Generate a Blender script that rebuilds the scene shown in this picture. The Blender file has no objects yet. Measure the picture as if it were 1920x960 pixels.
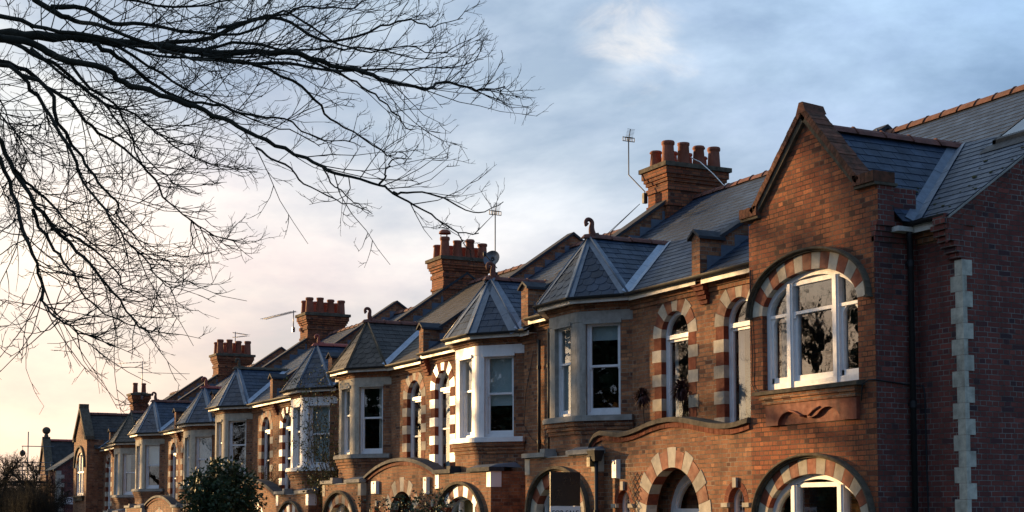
import bpy, math, random
import numpy as np
from mathutils import Vector, Matrix
from mathutils.geometry import tessellate_polygon
R = random.Random(7)
sc = bpy.context.scene
col = sc.collection
PI = math.pi
ZC = 1.7                      # heights below are measured from eye level; the eye is 1.7 m above the near ground
CAM = Vector((16.96, -15.15, 0))
FPX = 2840.0; PITCH = math.radians(4.2)
TH = math.atan(1430 * math.cos(PITCH) / FPX)
SUN_EL, SUN_AZ = math.radians(7), math.radians(25)   # azimuth: angle off the street direction (-x) towards -y
SUN_DIR = Vector((-math.cos(SUN_AZ) * math.cos(SUN_EL), -math.sin(SUN_AZ) * math.cos(SUN_EL), math.sin(SUN_EL)))

# ------------------------------------------------------------------ materials
def new_mat(name):
    m = bpy.data.materials.new(name); m.use_nodes = True
    nt = m.node_tree
    for n in list(nt.nodes): nt.nodes.remove(n)
    out = nt.nodes.new('ShaderNodeOutputMaterial')
    b = nt.nodes.new('ShaderNodeBsdfPrincipled')
    nt.links.new(b.outputs[0], out.inputs[0])
    return m, nt, b, out
def N(nt, typ, **kw):
    n = nt.nodes.new(typ)
    for k, v in kw.items():
        if k in n.inputs: n.inputs[k].default_value = v
        else: setattr(n, k, v)
    return n
def c4(c): return (c[0], c[1], c[2], 1)
def noise(nt, scale, detail=4, rough=.6, coord='UV'):
    tc = nt.nodes.new('ShaderNodeTexCoord')
    n = N(nt, 'ShaderNodeTexNoise'); n.inputs['Scale'].default_value = scale
    n.inputs['Detail'].default_value = detail; n.inputs['Roughness'].default_value = rough
    nt.links.new(tc.outputs[coord], n.inputs['Vector'])
    return n
def ramp(nt, src, stops):
    r = nt.nodes.new('ShaderNodeValToRGB')
    e = r.color_ramp.elements
    while len(e) < len(stops): e.new(.5)
    for i, (p, c) in enumerate(stops):
        e[i].position = p; e[i].color = c4(c) if len(c) == 3 else c
    nt.links.new(src, r.inputs[0]); return r
def mixc(nt, a, b, fac, mode='MIX'):
    m = nt.nodes.new('ShaderNodeMix'); m.data_type = 'RGBA'; m.blend_type = mode
    for sock, v in ((m.inputs[0], fac), (m.inputs[6], a), (m.inputs[7], b)):
        if hasattr(v, 'links'): nt.links.new(v, sock)
        elif isinstance(v, (int, float)): sock.default_value = v
        else: sock.default_value = c4(v)
    return m.outputs[2]
def bump(nt, b, h, dist, strength=1.0, prev=None):
    bp = nt.nodes.new('ShaderNodeBump'); bp.inputs['Distance'].default_value = dist; bp.inputs['Strength'].default_value = strength
    nt.links.new(h, bp.inputs['Height'])
    if prev: nt.links.new(prev, bp.inputs['Normal'])
    nt.links.new(bp.outputs[0], b.inputs['Normal']); return bp.outputs[0]

def streaks(nt, c, amt, col_=(.03, .025, .022)):
    tc = nt.nodes.new('ShaderNodeTexCoord'); mp = nt.nodes.new('ShaderNodeMapping'); mp.inputs['Scale'].default_value = (4.5, .45, 1)
    nt.links.new(tc.outputs['UV'], mp.inputs[0]); n = N(nt, 'ShaderNodeTexNoise'); n.inputs['Scale'].default_value = 1.0; n.inputs['Detail'].default_value = 5; n.inputs['Roughness'].default_value = .65
    nt.links.new(mp.outputs[0], n.inputs['Vector'])
    return mixc(nt, c, col_, ramp(nt, n.outputs[0], [(.5, (0, 0, 0)), (.74, (amt,) * 3)]).outputs[0])
def brick_mat(name, ca, cb, mortar, dark=(.05, .03, .025), darkamt=.55, stain=.62):
    m, nt, b, _ = new_mat(name)
    uv = nt.nodes.new('ShaderNodeTexCoord')
    # slight waviness of the courses
    wn = noise(nt, 2.2, 2); mp = N(nt, 'ShaderNodeVectorMath', operation='MULTIPLY_ADD')
    mp.inputs[1].default_value = (.018, .018, 0)
    nt.links.new(wn.outputs['Color'], mp.inputs[0]); nt.links.new(uv.outputs['UV'], mp.inputs[2])
    br = N(nt, 'ShaderNodeTexBrick'); br.offset = .5; br.offset_frequency = 2; br.squash = .5; br.squash_frequency = 2
    for k, v in (('Scale', 1), ('Mortar Size', .0075), ('Mortar Smooth', .3), ('Brick Width', .23), ('Row Height', .075), ('Bias', 0)):
        br.inputs[k].default_value = v
    br.inputs['Color1'].default_value = (0, 0, 0, 1); br.inputs['Color2'].default_value = (1, 1, 1, 1)
    br.inputs['Mortar'].default_value = (.5, .5, .5, 1)
    nt.links.new(mp.outputs[0], br.inputs['Vector'])
    base = ramp(nt, br.outputs['Color'], [(0, dark), (.14, ca), (.6, cb), (.85, ca), (1, tuple(min(1, x * 1.35) for x in cb))])
    n1 = noise(nt, 38, 3)
    c = mixc(nt, base.outputs[0], dark, ramp(nt, n1.outputs[0], [(.5, (0, 0, 0)), (.72, (darkamt,) * 3)]).outputs[0])
    n2 = noise(nt, .9, 6, .7)
    st = ramp(nt, n2.outputs[0], [(.42, (0, 0, 0)), (.68, (stain,) * 3)])
    c = mixc(nt, c, (.045, .032, .025), st.outputs[0])
    n5 = noise(nt, .45, 4, .6)
    c = mixc(nt, c, (1.25, 1.18, 1.1), ramp(nt, n5.outputs[0], [(.5, (0, 0, 0)), (.7, (1, 1, 1))]).outputs[0], 'MULTIPLY')
    n3 = noise(nt, 3.1, 3)
    mo = mixc(nt, mortar, tuple(x * .35 for x in mortar), ramp(nt, n3.outputs[0], [(.4, (0, 0, 0)), (.6, (1, 1, 1))]).outputs[0])
    c = mixc(nt, c, mo, br.outputs['Fac'])
    c = streaks(nt, c, .5)
    nt.links.new(c, b.inputs['Base Color']); b.inputs['Roughness'].default_value = .9
    b.inputs['Specular IOR Level'].default_value = .25
    inv = N(nt, 'ShaderNodeMath', operation='SUBTRACT'); inv.inputs[0].default_value = 1
    nt.links.new(br.outputs['Fac'], inv.inputs[1])
    ad = N(nt, 'ShaderNodeMath', operation='MULTIPLY_ADD'); ad.inputs[1].default_value = .6
    nt.links.new(n1.outputs[0], ad.inputs[0]); nt.links.new(inv.outputs[0], ad.inputs[2])
    bt = N(nt, 'ShaderNodeMath', operation='MULTIPLY_ADD'); bt.inputs[1].default_value = .5     # some bricks stand a little proud
    nt.links.new(br.outputs['Color'], bt.inputs[0]); nt.links.new(ad.outputs[0], bt.inputs[2])
    bump(nt, b, bt.outputs[0], .009, .9)
    return m
def plain_mat(name, c, rough=.7, var=.3, nscale=6, dark=None, bumpd=.002, spec=.4, metal=0, attr=False, stain=0):
    m, nt, b, _ = new_mat(name)
    dark = dark or tuple(x * (1 - var) for x in c)
    n1 = noise(nt, nscale, 6, .65, 'UV')
    cc = mixc(nt, c, dark, ramp(nt, n1.outputs[0], [(.35, (0, 0, 0)), (.7, (1, 1, 1))]).outputs[0])
    if stain:
        n4 = noise(nt, 1.7, 5, .7)
        cc = mixc(nt, cc, (.05, .045, .035), ramp(nt, n4.outputs[0], [(.5, (0, 0, 0)), (.75, (stain,) * 3)]).outputs[0])
    if stain: cc = streaks(nt, cc, stain * .8, (.06, .055, .045))
    if attr:
        a = N(nt, 'ShaderNodeAttribute'); a.attribute_name = 'tint'
        cc = mixc(nt, cc, a.outputs['Color'], 1.0, 'MULTIPLY')
    nt.links.new(cc, b.inputs['Base Color'])
    rr = ramp(nt, n1.outputs[0], [(.3, (max(0, rough - .08),) * 3), (.7, (min(1, rough + .1),) * 3)])
    nt.links.new(rr.outputs[0], b.inputs['Roughness'])
    b.inputs['Specular IOR Level'].default_value = spec; b.inputs['Metallic'].default_value = metal
    n2 = noise(nt, nscale * 9, 3); bump(nt, b, n2.outputs[0], bumpd, 1)
    return m
def glass_mat(name, wav=.002, tint=(.9, .95, .93), ior=2.0):
    m, nt, b, out = new_mat(name); nt.nodes.remove(b)
    tr = N(nt, 'ShaderNodeBsdfTransparent'); tr.inputs[0].default_value = c4(tint)
    gl = N(nt, 'ShaderNodeBsdfGlossy'); gl.inputs['Roughness'].default_value = 0.015
    fr = N(nt, 'ShaderNodeFresnel')
    ge = nt.nodes.new('ShaderNodeNewGeometry'); mr = N(nt, 'ShaderNodeMapRange'); nt.links.new(ge.outputs['Backfacing'], mr.inputs['Value'])
    mr.inputs['To Min'].default_value = ior; mr.inputs['To Max'].default_value = 1 / ior; nt.links.new(mr.outputs[0], fr.inputs['IOR'])   # same reflection from both sides of the pane
    mx = nt.nodes.new('ShaderNodeMixShader')
    n = noise(nt, 3.2, 2, .5); bp = nt.nodes.new('ShaderNodeBump'); bp.inputs['Distance'].default_value = wav
    nt.links.new(n.outputs[0], bp.inputs['Height']); nt.links.new(bp.outputs[0], gl.inputs['Normal'])
    nt.links.new(fr.outputs[0], mx.inputs[0]); nt.links.new(tr.outputs[0], mx.inputs[1]); nt.links.new(gl.outputs[0], mx.inputs[2])
    nt.links.new(mx.outputs[0], out.inputs[0]); return m

M = {}
M['brick'] = brick_mat('red_brick', (.28, .108, .052), (.38, .175, .082), (.30, .23, .165), dark=(.085, .038, .026))
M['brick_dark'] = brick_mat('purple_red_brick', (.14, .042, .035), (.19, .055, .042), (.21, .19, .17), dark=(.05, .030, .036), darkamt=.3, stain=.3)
M['brick_red'] = brick_mat('orange_red_brick', (.25, .068, .030), (.35, .120, .048), (.13, .09, .062), dark=(.07, .028, .018), darkamt=.6, stain=.6)
M['brick_plain'] = plain_mat('rubbed_red_brick', (.20, .050, .026), .85, .45, 9, attr=True, bumpd=.003, spec=.2, stain=.3)
M['terracotta'] = plain_mat('terracotta', (.27, .062, .028), .75, .5, 7, attr=True, bumpd=.003, stain=.55)
M['pot'] = plain_mat('clay_pot', (.30, .088, .045), .8, .4, 5, stain=.4)
M['stone'] = plain_mat('pale_stone', (.52, .47, .38), .85, .35, 5, attr=True, bumpd=.002, spec=.2, stain=.35)
M['stone_grey'] = plain_mat('grey_stone', (.37, .355, .32), .85, .4, 4, attr=True, bumpd=.002, spec=.2, stain=.4)
M['white'] = plain_mat('white_paint', (.78, .78, .78), .45, .08, 3, attr=True, bumpd=.001, stain=.22)
M['frame'] = plain_mat('white_frame_paint', (.80, .79, .79), .4, .12, 8, bumpd=.001, stain=.22)
M['fascia'] = plain_mat('cream_fascia_paint', (.72, .68, .60), .5, .3, 3, bumpd=.001, stain=.3)
M['coping'] = plain_mat('weathered_coping', (.13, .108, .078), .9, .6, 6, bumpd=.006, spec=.15)
M['slate'] = plain_mat('blue_grey_slate', (.024, .042, .074), .48, .5, 3, attr=True, bumpd=.002, spec=.24, stain=.25)
M['slate_old'] = plain_mat('old_brown_slate', (.055, .047, .040), .6, .6, 3, attr=True, bumpd=.004, spec=.3)
M['lead'] = plain_mat('lead_sheet', (.12, .15, .19), .45, .35, 5, bumpd=.003, spec=.5)
M['lead_pale'] = plain_mat('bright_lead', (.36, .41, .47), .42, .3, 5, bumpd=.004, spec=.5)
M['lead_dark'] = plain_mat('dark_lead', (.045, .05, .058), .8, .4, 4, bumpd=.003, spec=.2)
M['ridge'] = plain_mat('clay_ridge_tile', (.20, .07, .045), .8, .6, 5, bumpd=.004, stain=.6)
M['ridge_orange'] = plain_mat('orange_ridge_tile', (.19, .075, .040), .85, .6, 5, bumpd=.004, stain=.3)
M['black'] = plain_mat('black_paint', (.015, .016, .018), .6, .3, 6, bumpd=.0006)
M['iron'] = plain_mat('grey_metal', (.16, .16, .17), .4, .3, 8, metal=.7, bumpd=.0004)
M['plastic'] = plain_mat('white_plastic', (.75, .74, .70), .45, .08, 6, bumpd=.0004)
M['redp'] = plain_mat('red_plastic', (.5, .06, .04), .4, .1, 6, bumpd=.0003)
M['curtain'] = plain_mat('curtain_cloth', (.55, .55, .52), .95, .2, 4, bumpd=.001)
M['blind'] = plain_mat('blind_cloth', (.55, .62, .62), .9, .15, 4, bumpd=.001)
M['warm'] = plain_mat('ochre_blind', (.60, .42, .18), .9, .15, 4, bumpd=.001)
M['dark'] = plain_mat('dark_interior', (.05, .045, .04), .9, .3, 4)
M['trellis'] = plain_mat('trellis_wood', (.24, .17, .11), .8, .3, 6)
M['stone_cream'] = plain_mat('cream_stone', (.60, .57, .47), .85, .45, 7, attr=True, bumpd=.006, spec=.2, stain=.55)
M['glass'] = glass_mat('window_glass', .0009, (.80, .86, .86), 2.5)
M['glass_flat'] = glass_mat('window_glass_flat', .0006, (.85, .9, .9), 2.0)
M['bark'] = plain_mat('bark', (.035, .032, .022), .9, .5, 20, dark=(.02, .018, .012), bumpd=.004, spec=.2)
M['bark_brown'] = plain_mat('brown_bark', (.09, .06, .04), .9, .5, 20, bumpd=.003, spec=.2)
M['leaf'] = plain_mat('laurel_leaf', (.035, .065, .022), .6, .5, 6, attr=True, bumpd=.0005)
M['leaf_yellow'] = plain_mat('yellow_green_leaf', (.14, .13, .03), .6, .5, 6, attr=True, bumpd=.0005)
M['leaf_red'] = plain_mat('dark_red_leaf', (.07, .025, .02), .6, .4, 6, attr=True, bumpd=.0005)
M['grass'] = plain_mat('grass', (.05, .08, .025), .9, .5, 3, bumpd=.01)
M['asphalt'] = plain_mat('asphalt', (.05, .05, .052), .9, .3, 8, bumpd=.004)
M['paving'] = plain_mat('paving', (.24, .23, .21), .9, .3, 3, bumpd=.003)
M['sign'] = plain_mat('sign_white', (.75, .75, .72), .4, .1, 3, bumpd=.0003)
M['boardblack'] = plain_mat('board_black', (.006, .006, .008), .3, .3, 3, bumpd=.0002)
M['brick_coping'] = plain_mat('brick_on_edge', (.19, .075, .045), .9, .6, 8, dark=(.05, .04, .028), attr=True, bumpd=.006, spec=.15)
M['moss'] = plain_mat('moss', (.07, .065, .02), .95, .5, 30, bumpd=.004)
M['ridge_red'] = plain_mat('bright_red_ridge_tile', (.34, .07, .045), .6, .3, 5, bumpd=.002)
M['door_blue'] = plain_mat('grey_blue_door_paint', (.10, .13, .17), .45, .15, 5, bumpd=.0005)
M['brass'] = plain_mat('brass', (.16, .10, .035), .6, .3, 6)

# ------------------------------------------------------------------ objects and meshes
def tag(o, label=None, cat=None, group=None, kind=None):
    if label: o['label'] = label
    if cat: o['category'] = cat
    if group: o['group'] = group
    if kind: o['kind'] = kind
    return o
def empty(name, loc, label, cat, group=None):
    o = bpy.data.objects.new(name, None); col.objects.link(o)
    o.location = loc; o.empty_display_size = .3
    o['org'] = list(loc)
    return tag(o, label, cat, group)
def origin_of(p):
    while p is not None:
        if 'org' in p: return Vector(p['org'])
        p = p.parent
    return Vector((0, 0, 0))

class MB:
    def __init__(s): s.v = []; s.f = []; s.m = []; s.t = []; s.sm = []
    def add(s, vs, fs, mat=0, tint=1.0, smooth=False):
        b = len(s.v); s.v.extend(vs)
        for f in fs:
            s.f.append([b + i for i in f]); s.m.append(mat); s.t.append(tint); s.sm.append(smooth)
    def box(s, x0, x1, y0, y1, z0, z1, mat=0, tint=1.0):
        vs = [(x, y, z) for z in (z0, z1) for y in (y0, y1) for x in (x0, x1)]
        s.add(vs, [(0, 2, 3, 1), (4, 5, 7, 6), (0, 1, 5, 4), (2, 6, 7, 3), (0, 4, 6, 2), (1, 3, 7, 5)], mat, tint)
    def hexa(s, a, b, mat=0, tint=1.0):
        """solid between two equal loops of points"""
        n = len(a); vs = list(a) + list(b)
        s.add(vs, [tuple(range(n))[::-1], tuple(range(n, 2 * n))] + [(i, (i + 1) % n, n + (i + 1) % n, n + i) for i in range(n)], mat, tint)
    def tube(s, pts, rad, n=8, mat=0, caps=True, smooth=True):
        pts = [Vector(p) for p in pts]
        if not isinstance(rad, (list, tuple)): rad = [rad] * len(pts)
        d0 = (pts[1] - pts[0]).normalized()
        up = Vector((0, 0, 1)) if abs(d0.z) < .9 else Vector((1, 0, 0))
        x = d0.cross(up).normalized(); vs = []
        for i, p in enumerate(pts):
            d = (pts[min(i + 1, len(pts) - 1)] - pts[max(i - 1, 0)])
            d = d.normalized() if d.length > 1e-9 else d0
            x = (x - d * x.dot(d)); x = x.normalized() if x.length > 1e-6 else d.orthogonal().normalized()
            y = d.cross(x)
            for k in range(n):
                a = 2 * PI * k / n; q = p + (x * math.cos(a) + y * math.sin(a)) * rad[i]
                vs.append(tuple(q))
        fs = [(i * n + k, i * n + (k + 1) % n, (i + 1) * n + (k + 1) % n, (i + 1) * n + k) for i in range(len(pts) - 1) for k in range(n)]
        if caps: fs += [tuple(range(n))[::-1], tuple(range((len(pts) - 1) * n, len(pts) * n))]
        s.add(vs, fs, mat, 1.0, smooth)
    def lathe(s, cx, cy, prof, n=16, mat=0):
        vs = [(cx + r * math.cos(2 * PI * k / n), cy + r * math.sin(2 * PI * k / n), z) for r, z in prof for k in range(n)]
        fs = [(i * n + k, i * n + (k + 1) % n, (i + 1) * n + (k + 1) % n, (i + 1) * n + k) for i in range(len(prof) - 1) for k in range(n)]
        s.add(vs, fs, mat, 1.0, True)
    def pieces(s):
        nv = len(s.v); par = list(range(nv))
        def find(a):
            while par[a] != a: par[a] = par[par[a]]; a = par[a]
            return a
        for f in s.f:
            a = find(f[0])
            for q in f[1:]:
                b = find(q)
                if b != a: par[b] = a
        roots = sorted({find(f[0]) for f in s.f}); idx = {r: i for i, r in enumerate(roots)}; k = len(roots)
        if k < 2 or k > 2500: return None
        isl = np.array([idx.get(find(i), 0) for i in range(nv)]); P = np.array([tuple(v) for v in s.v], dtype=float)
        lo = np.full((k, 3), np.inf); hi = np.full((k, 3), -np.inf); np.minimum.at(lo, isl, P); np.maximum.at(hi, isl, P)
        size = (hi - lo).max(axis=1)
        gap = np.maximum(0, np.maximum(lo[:, None] - hi[None], lo[None] - hi[:, None]))
        near = np.sqrt((gap ** 2).sum(2)) <= np.maximum(.02, .5 * np.maximum(size[:, None], size[None]))
        lab = -np.ones(k, int); n = 0
        for i in range(k):
            if lab[i] >= 0: continue
            st = [i]; lab[i] = n
            while st:
                q = st.pop()
                for r in np.nonzero(near[q] & (lab < 0))[0]: lab[r] = n; st.append(int(r))
            n += 1
        if n < 2: return None
        groups = [[] for _ in range(n)]
        for fi, f in enumerate(s.f): groups[lab[isl[f[0]]]].append(fi)
        return [g for g in groups if g]
    def build(s, name, mats, parent=None, raise_z=True, split=True):
        if split and parent is not None and len(s.f) < 40000 and name not in ('foliage', 'stem', 'leaves', 'crown', 'branches', 'trunk', 'lattice', 'antenna'):
            gr = s.pieces()
            if gr:
                gr.sort(key=len, reverse=True); first = None
                for g in gr:
                    m = MB(); mp_ = {}
                    for fi in g:
                        nf = []
                        for q in s.f[fi]:
                            if q not in mp_: mp_[q] = len(m.v); m.v.append(s.v[q])
                            nf.append(mp_[q])
                        m.f.append(nf); m.m.append(s.m[fi]); m.t.append(s.t[fi]); m.sm.append(s.sm[fi])
                    o = m.build(name, mats, parent, raise_z, False); first = first or o
                return first
        org = origin_of(parent)
        zc = ZC if raise_z else 0
        if not isinstance(mats, (list, tuple)): mats = [mats]
        vs = [(v[0] - org.x, v[1] - org.y, v[2] + zc - org.z) for v in s.v]
        me = bpy.data.meshes.new(name); me.from_pydata(vs, [], s.f); me.update()
        for mm in mats: me.materials.append(M[mm] if isinstance(mm, str) else mm)
        me.polygons.foreach_set('material_index', s.m)
        me.polygons.foreach_set('use_smooth', s.sm)
        me.uv_layers.new(name='UVMap'); me.attributes.new('tint', 'FLOAT_COLOR', 'CORNER')
        uv = me.uv_layers['UVMap']; at = me.attributes['tint']
        uvs = [0.0] * (2 * len(me.loops)); tn = [1.0] * (4 * len(me.loops))
        V = s.v
        for p in me.polygons:
            n = p.normal
            if abs(n.z) > .985: t = Vector((1, 0, 0)); w = Vector((0, 1, 0))
            else:
                t = Vector((-n.y, n.x, 0)).normalized()
                if t.x + t.y * .999 < 0: t = -t
                w = n.cross(t)
                if w.z < 0: w = -w
            tv = s.t[p.index]
            for li in p.loop_indices:
                q = V[me.loops[li].vertex_index]
                uvs[2 * li] = q[0] * t.x + q[1] * t.y + q[2] * t.z
                uvs[2 * li + 1] = q[0] * w.x + q[1] * w.y + q[2] * w.z
                tn[4 * li] = tn[4 * li + 1] = tn[4 * li + 2] = tv
        uv.data.foreach_set('uv', uvs); at.data.foreach_set('color', tn)
        o = bpy.data.objects.new(name, me); col.objects.link(o)
        if parent: o.parent = parent
        else:
            pass
        return o

class Fr:
    """a vertical plane: u runs along it, d stands out of it, z is height"""
    def __init__(s, ox, oy, tx=1, ty=0): s.o = (ox, oy); s.t = (tx, ty); s.n = (ty, -tx)
    def p(s, u, d, z): return (s.o[0] + s.t[0] * u + s.n[0] * d, s.o[1] + s.t[1] * u + s.n[1] * d, z)
def fbox(mb, F, u0, u1, d0, d1, z0, z1, mat=0, tint=1.0):
    mb.hexa([F.p(u0, d0, z0), F.p(u1, d0, z0), F.p(u1, d0, z1), F.p(u0, d0, z1)],
            [F.p(u0, d1, z0), F.p(u1, d1, z0), F.p(u1, d1, z1), F.p(u0, d1, z1)], mat, tint)
def fprism(mb, F, poly, d0, d1, mat=0, tint=1.0):
    tris = tessellate_polygon([[Vector((u, z, 0)) for u, z in poly]])
    n = len(poly)
    vs = [F.p(u, d0, z) for u, z in poly] + [F.p(u, d1, z) for u, z in poly]
    fs = [tuple(t) for t in tris] + [tuple(n + i for i in t)[::-1] for t in tris] + [(i, (i + 1) % n, n + (i + 1) % n, n + i) for i in range(n)]
    mb.add(vs, fs, mat, tint)
def wall(mb, F, outer, holes=(), d=0, depth=.12, mat=0, edges=False):
    loops = [outer] + list(holes)
    flat = [p for l in loops for p in l]
    tris = tessellate_polygon([[Vector((u, z, 0)) for u, z in l] for l in loops])
    mb.add([F.p(u, d, z) for u, z in flat], [tuple(t) for t in tris], mat)
    for l in (loops if edges else loops[1:]):
        n = len(l)
        mb.add([F.p(u, d, z) for u, z in l] + [F.p(u, d - depth, z) for u, z in l], [(i, (i + 1) % n, n + (i + 1) % n, n + i) for i in range(n)], mat)
def arch_pts(cu, w, z0, zs, rise, n=20):
    return [(cu - w, z0)] + [(cu - w * math.cos(PI * i / n), zs + rise * math.sin(PI * i / n)) for i in range(n + 1)] + [(cu + w, z0)]
def ring_pt(cu, w, zs, rise, a, off):
    # offset along the ellipse normal
    x, z = -w * math.cos(a), rise * math.sin(a)
    nx, nz = -math.cos(a) * rise, math.sin(a) * w
    l = math.hypot(nx, nz)
    return (cu + x + nx / l * off, zs + z + nz / l * off)
def voussoirs(mb, F, cu, w, zs, rise, th, nb, d=.008, dep=.12, mats=(0, 1), var=.25, rag=0):
    # equal-length blocks along the ellipse
    K = 400; acc = [0.0]; pp = ring_pt(cu, w, zs, rise, 0, th / 2)
    for i in range(1, K + 1):
        q = ring_pt(cu, w, zs, rise, PI * i / K, th / 2); acc.append(acc[-1] + math.hypot(q[0] - pp[0], q[1] - pp[1])); pp = q
    def ang(s):
        s *= acc[-1]
        for i in range(K):
            if acc[i + 1] >= s: return PI * (i + (s - acc[i]) / (acc[i + 1] - acc[i])) / K
        return PI
    for b in range(nb):
        g = .004 / acc[-1]
        s0, s1 = b / nb + g, (b + 1) / nb - g
        aa = [ang(s0 + (s1 - s0) * k / 3) for k in range(4)]
        mat = mats[b % 2]; t2 = th + (rag if b % 2 == 0 else 0)
        inn = [ring_pt(cu, w, zs, rise, a, -.003) for a in aa]; out = [ring_pt(cu, w, zs, rise, a, t2) for a in aa]
        loop = inn + out[::-1]
        dd = d + R.uniform(-.002, .003)
        mb.hexa([F.p(u, -dep, z) for u, z in loop], [F.p(u, dd, z) for u, z in loop], mat, 1 + R.uniform(-var, var))
def band_ring(mb, F, cu, w, zs, rise, o0, o1, d0, d1, n=28, mat=0, a0=0, a1=PI):
    aa = [a0 + (a1 - a0) * i / n for i in range(n + 1)]
    for i in range(n):
        l = [ring_pt(cu, w, zs, rise, aa[i], o0), ring_pt(cu, w, zs, rise, aa[i + 1], o0), ring_pt(cu, w, zs, rise, aa[i + 1], o1), ring_pt(cu, w, zs, rise, aa[i], o1)]
        mb.hexa([F.p(u, d0, z) for u, z in l], [F.p(u, d1, z) for u, z in l], mat, 1)
def jambs(mb, F, cu, w, z0, z1, bw, dep=.12, mats=(0, 1), step=.228, d=.006):
    z = z1; k = 0
    while z > z0 + .02:
        zb = max(z0, z - step)
        for sgn in (-1, 1):
            ww = bw * (1 if k % 2 else .78)
            a, b = cu + sgn * (w - .003), cu + sgn * (w + ww)
            m = mats[k % 2]
            fbox(mb, F, min(a, b), max(a, b), -dep, d + (.003 if k % 2 else 0), zb + .003, z - .003, m, 1 + R.uniform(-.2, .2))
        z = zb; k += 1
# window joinery ---------------------------------------------------
def rframe(mb, F, u0, u1, z0, z1, b, d0, d1, bb=None):
    bb = bb or b
    fbox(mb, F, u0, u0 + b, d0, d1, z0, z1); fbox(mb, F, u1 - b, u1, d0, d1, z0, z1)
    fbox(mb, F, u0 + b, u1 - b, d0, d1, z1 - b, z1); fbox(mb, F, u0 + b, u1 - b, d0, d1, z0, z0 + bb)
def quad(mb, F, u0, u1, z0, z1, d, mat=0): mb.add([F.p(u0, d, z0), F.p(u1, d, z0), F.p(u1, d, z1), F.p(u0, d, z1)], [(0, 1, 2, 3)], mat)
def folds(mb, F, u0, u1, z0, z1, d, amp=.03, wl=.11, mat=0, tie=0):
    n = max(4, int((u1 - u0) / wl * 6)); vs = []
    for i in range(n + 1):
        u = u0 + (u1 - u0) * i / n; dd = d + amp * math.sin(2 * PI * (u - u0) / wl)
        vs += [F.p(u, dd, z0), F.p(u, dd, z1)]
    mb.add(vs, [(2 * i, 2 * i + 2, 2 * i + 3, 2 * i + 1) for i in range(n)], mat, 1, True)
def sash(parent, F, u0, u1, z0, z1, rec=.13, split=.55, inside=None, b=.055):
    mb = MB(); rframe(mb, F, u0, u1, z0, z1, .045, -rec - .09, -rec + .01, .07)
    zm = z0 + (z1 - z0) * (1 - split) if split else z0
    a0, a1 = u0 + .045, u1 - .045
    zb, zt = z0 + .07, z1 - .045
    zm = zb + (zt - zb) * split
    rframe(mb, F, a0, a1, zm - .02, zt, b * .8, -rec - .035, -rec - .003, .045)
    rframe(mb, F, a0, a1, zb, zm + .02, b * .8, -rec - .075, -rec - .040, .08)
    for sg, uu in ((1, a0), (-1, a1)):                                    # sash horns
        fbox(mb, F, min(uu, uu + sg * b * .8), max(uu, uu + sg * b * .8), -rec - .034, -rec - .004, zm - .06, zm - .022)
    w = mb.build('window', 'frame', parent)
    g = MB(); quad(g, F, a0 + .04, a1 - .04, zm + .02, zt - .03, -rec - .02); quad(g, F, a0 + .04, a1 - .04, zb + .06, zm - .01, -rec - .058)
    g.build('pane', 'glass', w)
    furnish(w, F, a0, a1, zb, zt, -rec - .12, inside)
    return w
def furnish(w, F, a0, a1, zb, zt, d, inside):
    H = zt - zb
    if not inside: return
    mb = MB()
    if inside[0] == 'blind':
        quad(mb, F, a0, a1, zt - H * inside[1], zt, d); fbox(mb, F, a0, a1, d - .01, d + .01, zt - H * inside[1] - .02, zt - H * inside[1])
        mb.build('blind', inside[2] if len(inside) > 2 else 'blind', w)
    elif inside[0] == 'nets': folds(mb, F, a0, a1, zb, zt, d, .02, .09); mb.build('curtain', 'curtain', w)
    elif inside[0] == 'side':
        W = a1 - a0
        for (f0, f1) in inside[1]: folds(mb, F, a0 + W * f0, a0 + W * f1, zb, zt, d, .025, .08)
        mb.build('curtain', 'curtain', w)
def arched_window(parent, F, cu, w, z0, zs, rise, rec=.1, transom=True, sashz=None, inside=None, bw=.06):
    mb = MB(); d0, d1 = -rec - .08, -rec
    band_ring(mb, F, cu, w, zs, rise, -bw, 0.0, d0, d1, 24)
    fbox(mb, F, cu - w, cu - w + bw, d0, d1, z0, zs); fbox(mb, F, cu + w - bw, cu + w, d0, d1, z0, zs)
    if transom: fbox(mb, F, cu - w + bw, cu + w - bw, d0, d1 + .025, zs - .05, zs + .03)
    ztop = zs - .05
    rframe(mb, F, cu - w + bw, cu + w - bw, z0, ztop, .05, d0 + .02, d1 - .015, .1)
    if sashz: fbox(mb, F, cu - w + bw + .05, cu + w - bw - .05, d0 + .02, d1 - .015, sashz, sashz + .04)
    o = mb.build('window', 'frame', parent)
    g = MB(); pts = arch_pts(cu, w - bw, zs + .03, zs + .03, rise - bw, 16)[1:-1]
    g.add([F.p(u, -rec - .045, z) for u, z in pts], [tuple(range(len(pts)))])
    quad(g, F, cu - w + bw + .04, cu + w - bw - .04, z0 + .08, ztop - .04, -rec - .05)
    g.build('pane', 'glass', o)
    furnish(o, F, cu - w + .08, cu + w - .08, z0, zs + .1, -rec - .16, inside)
    return o

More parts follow.
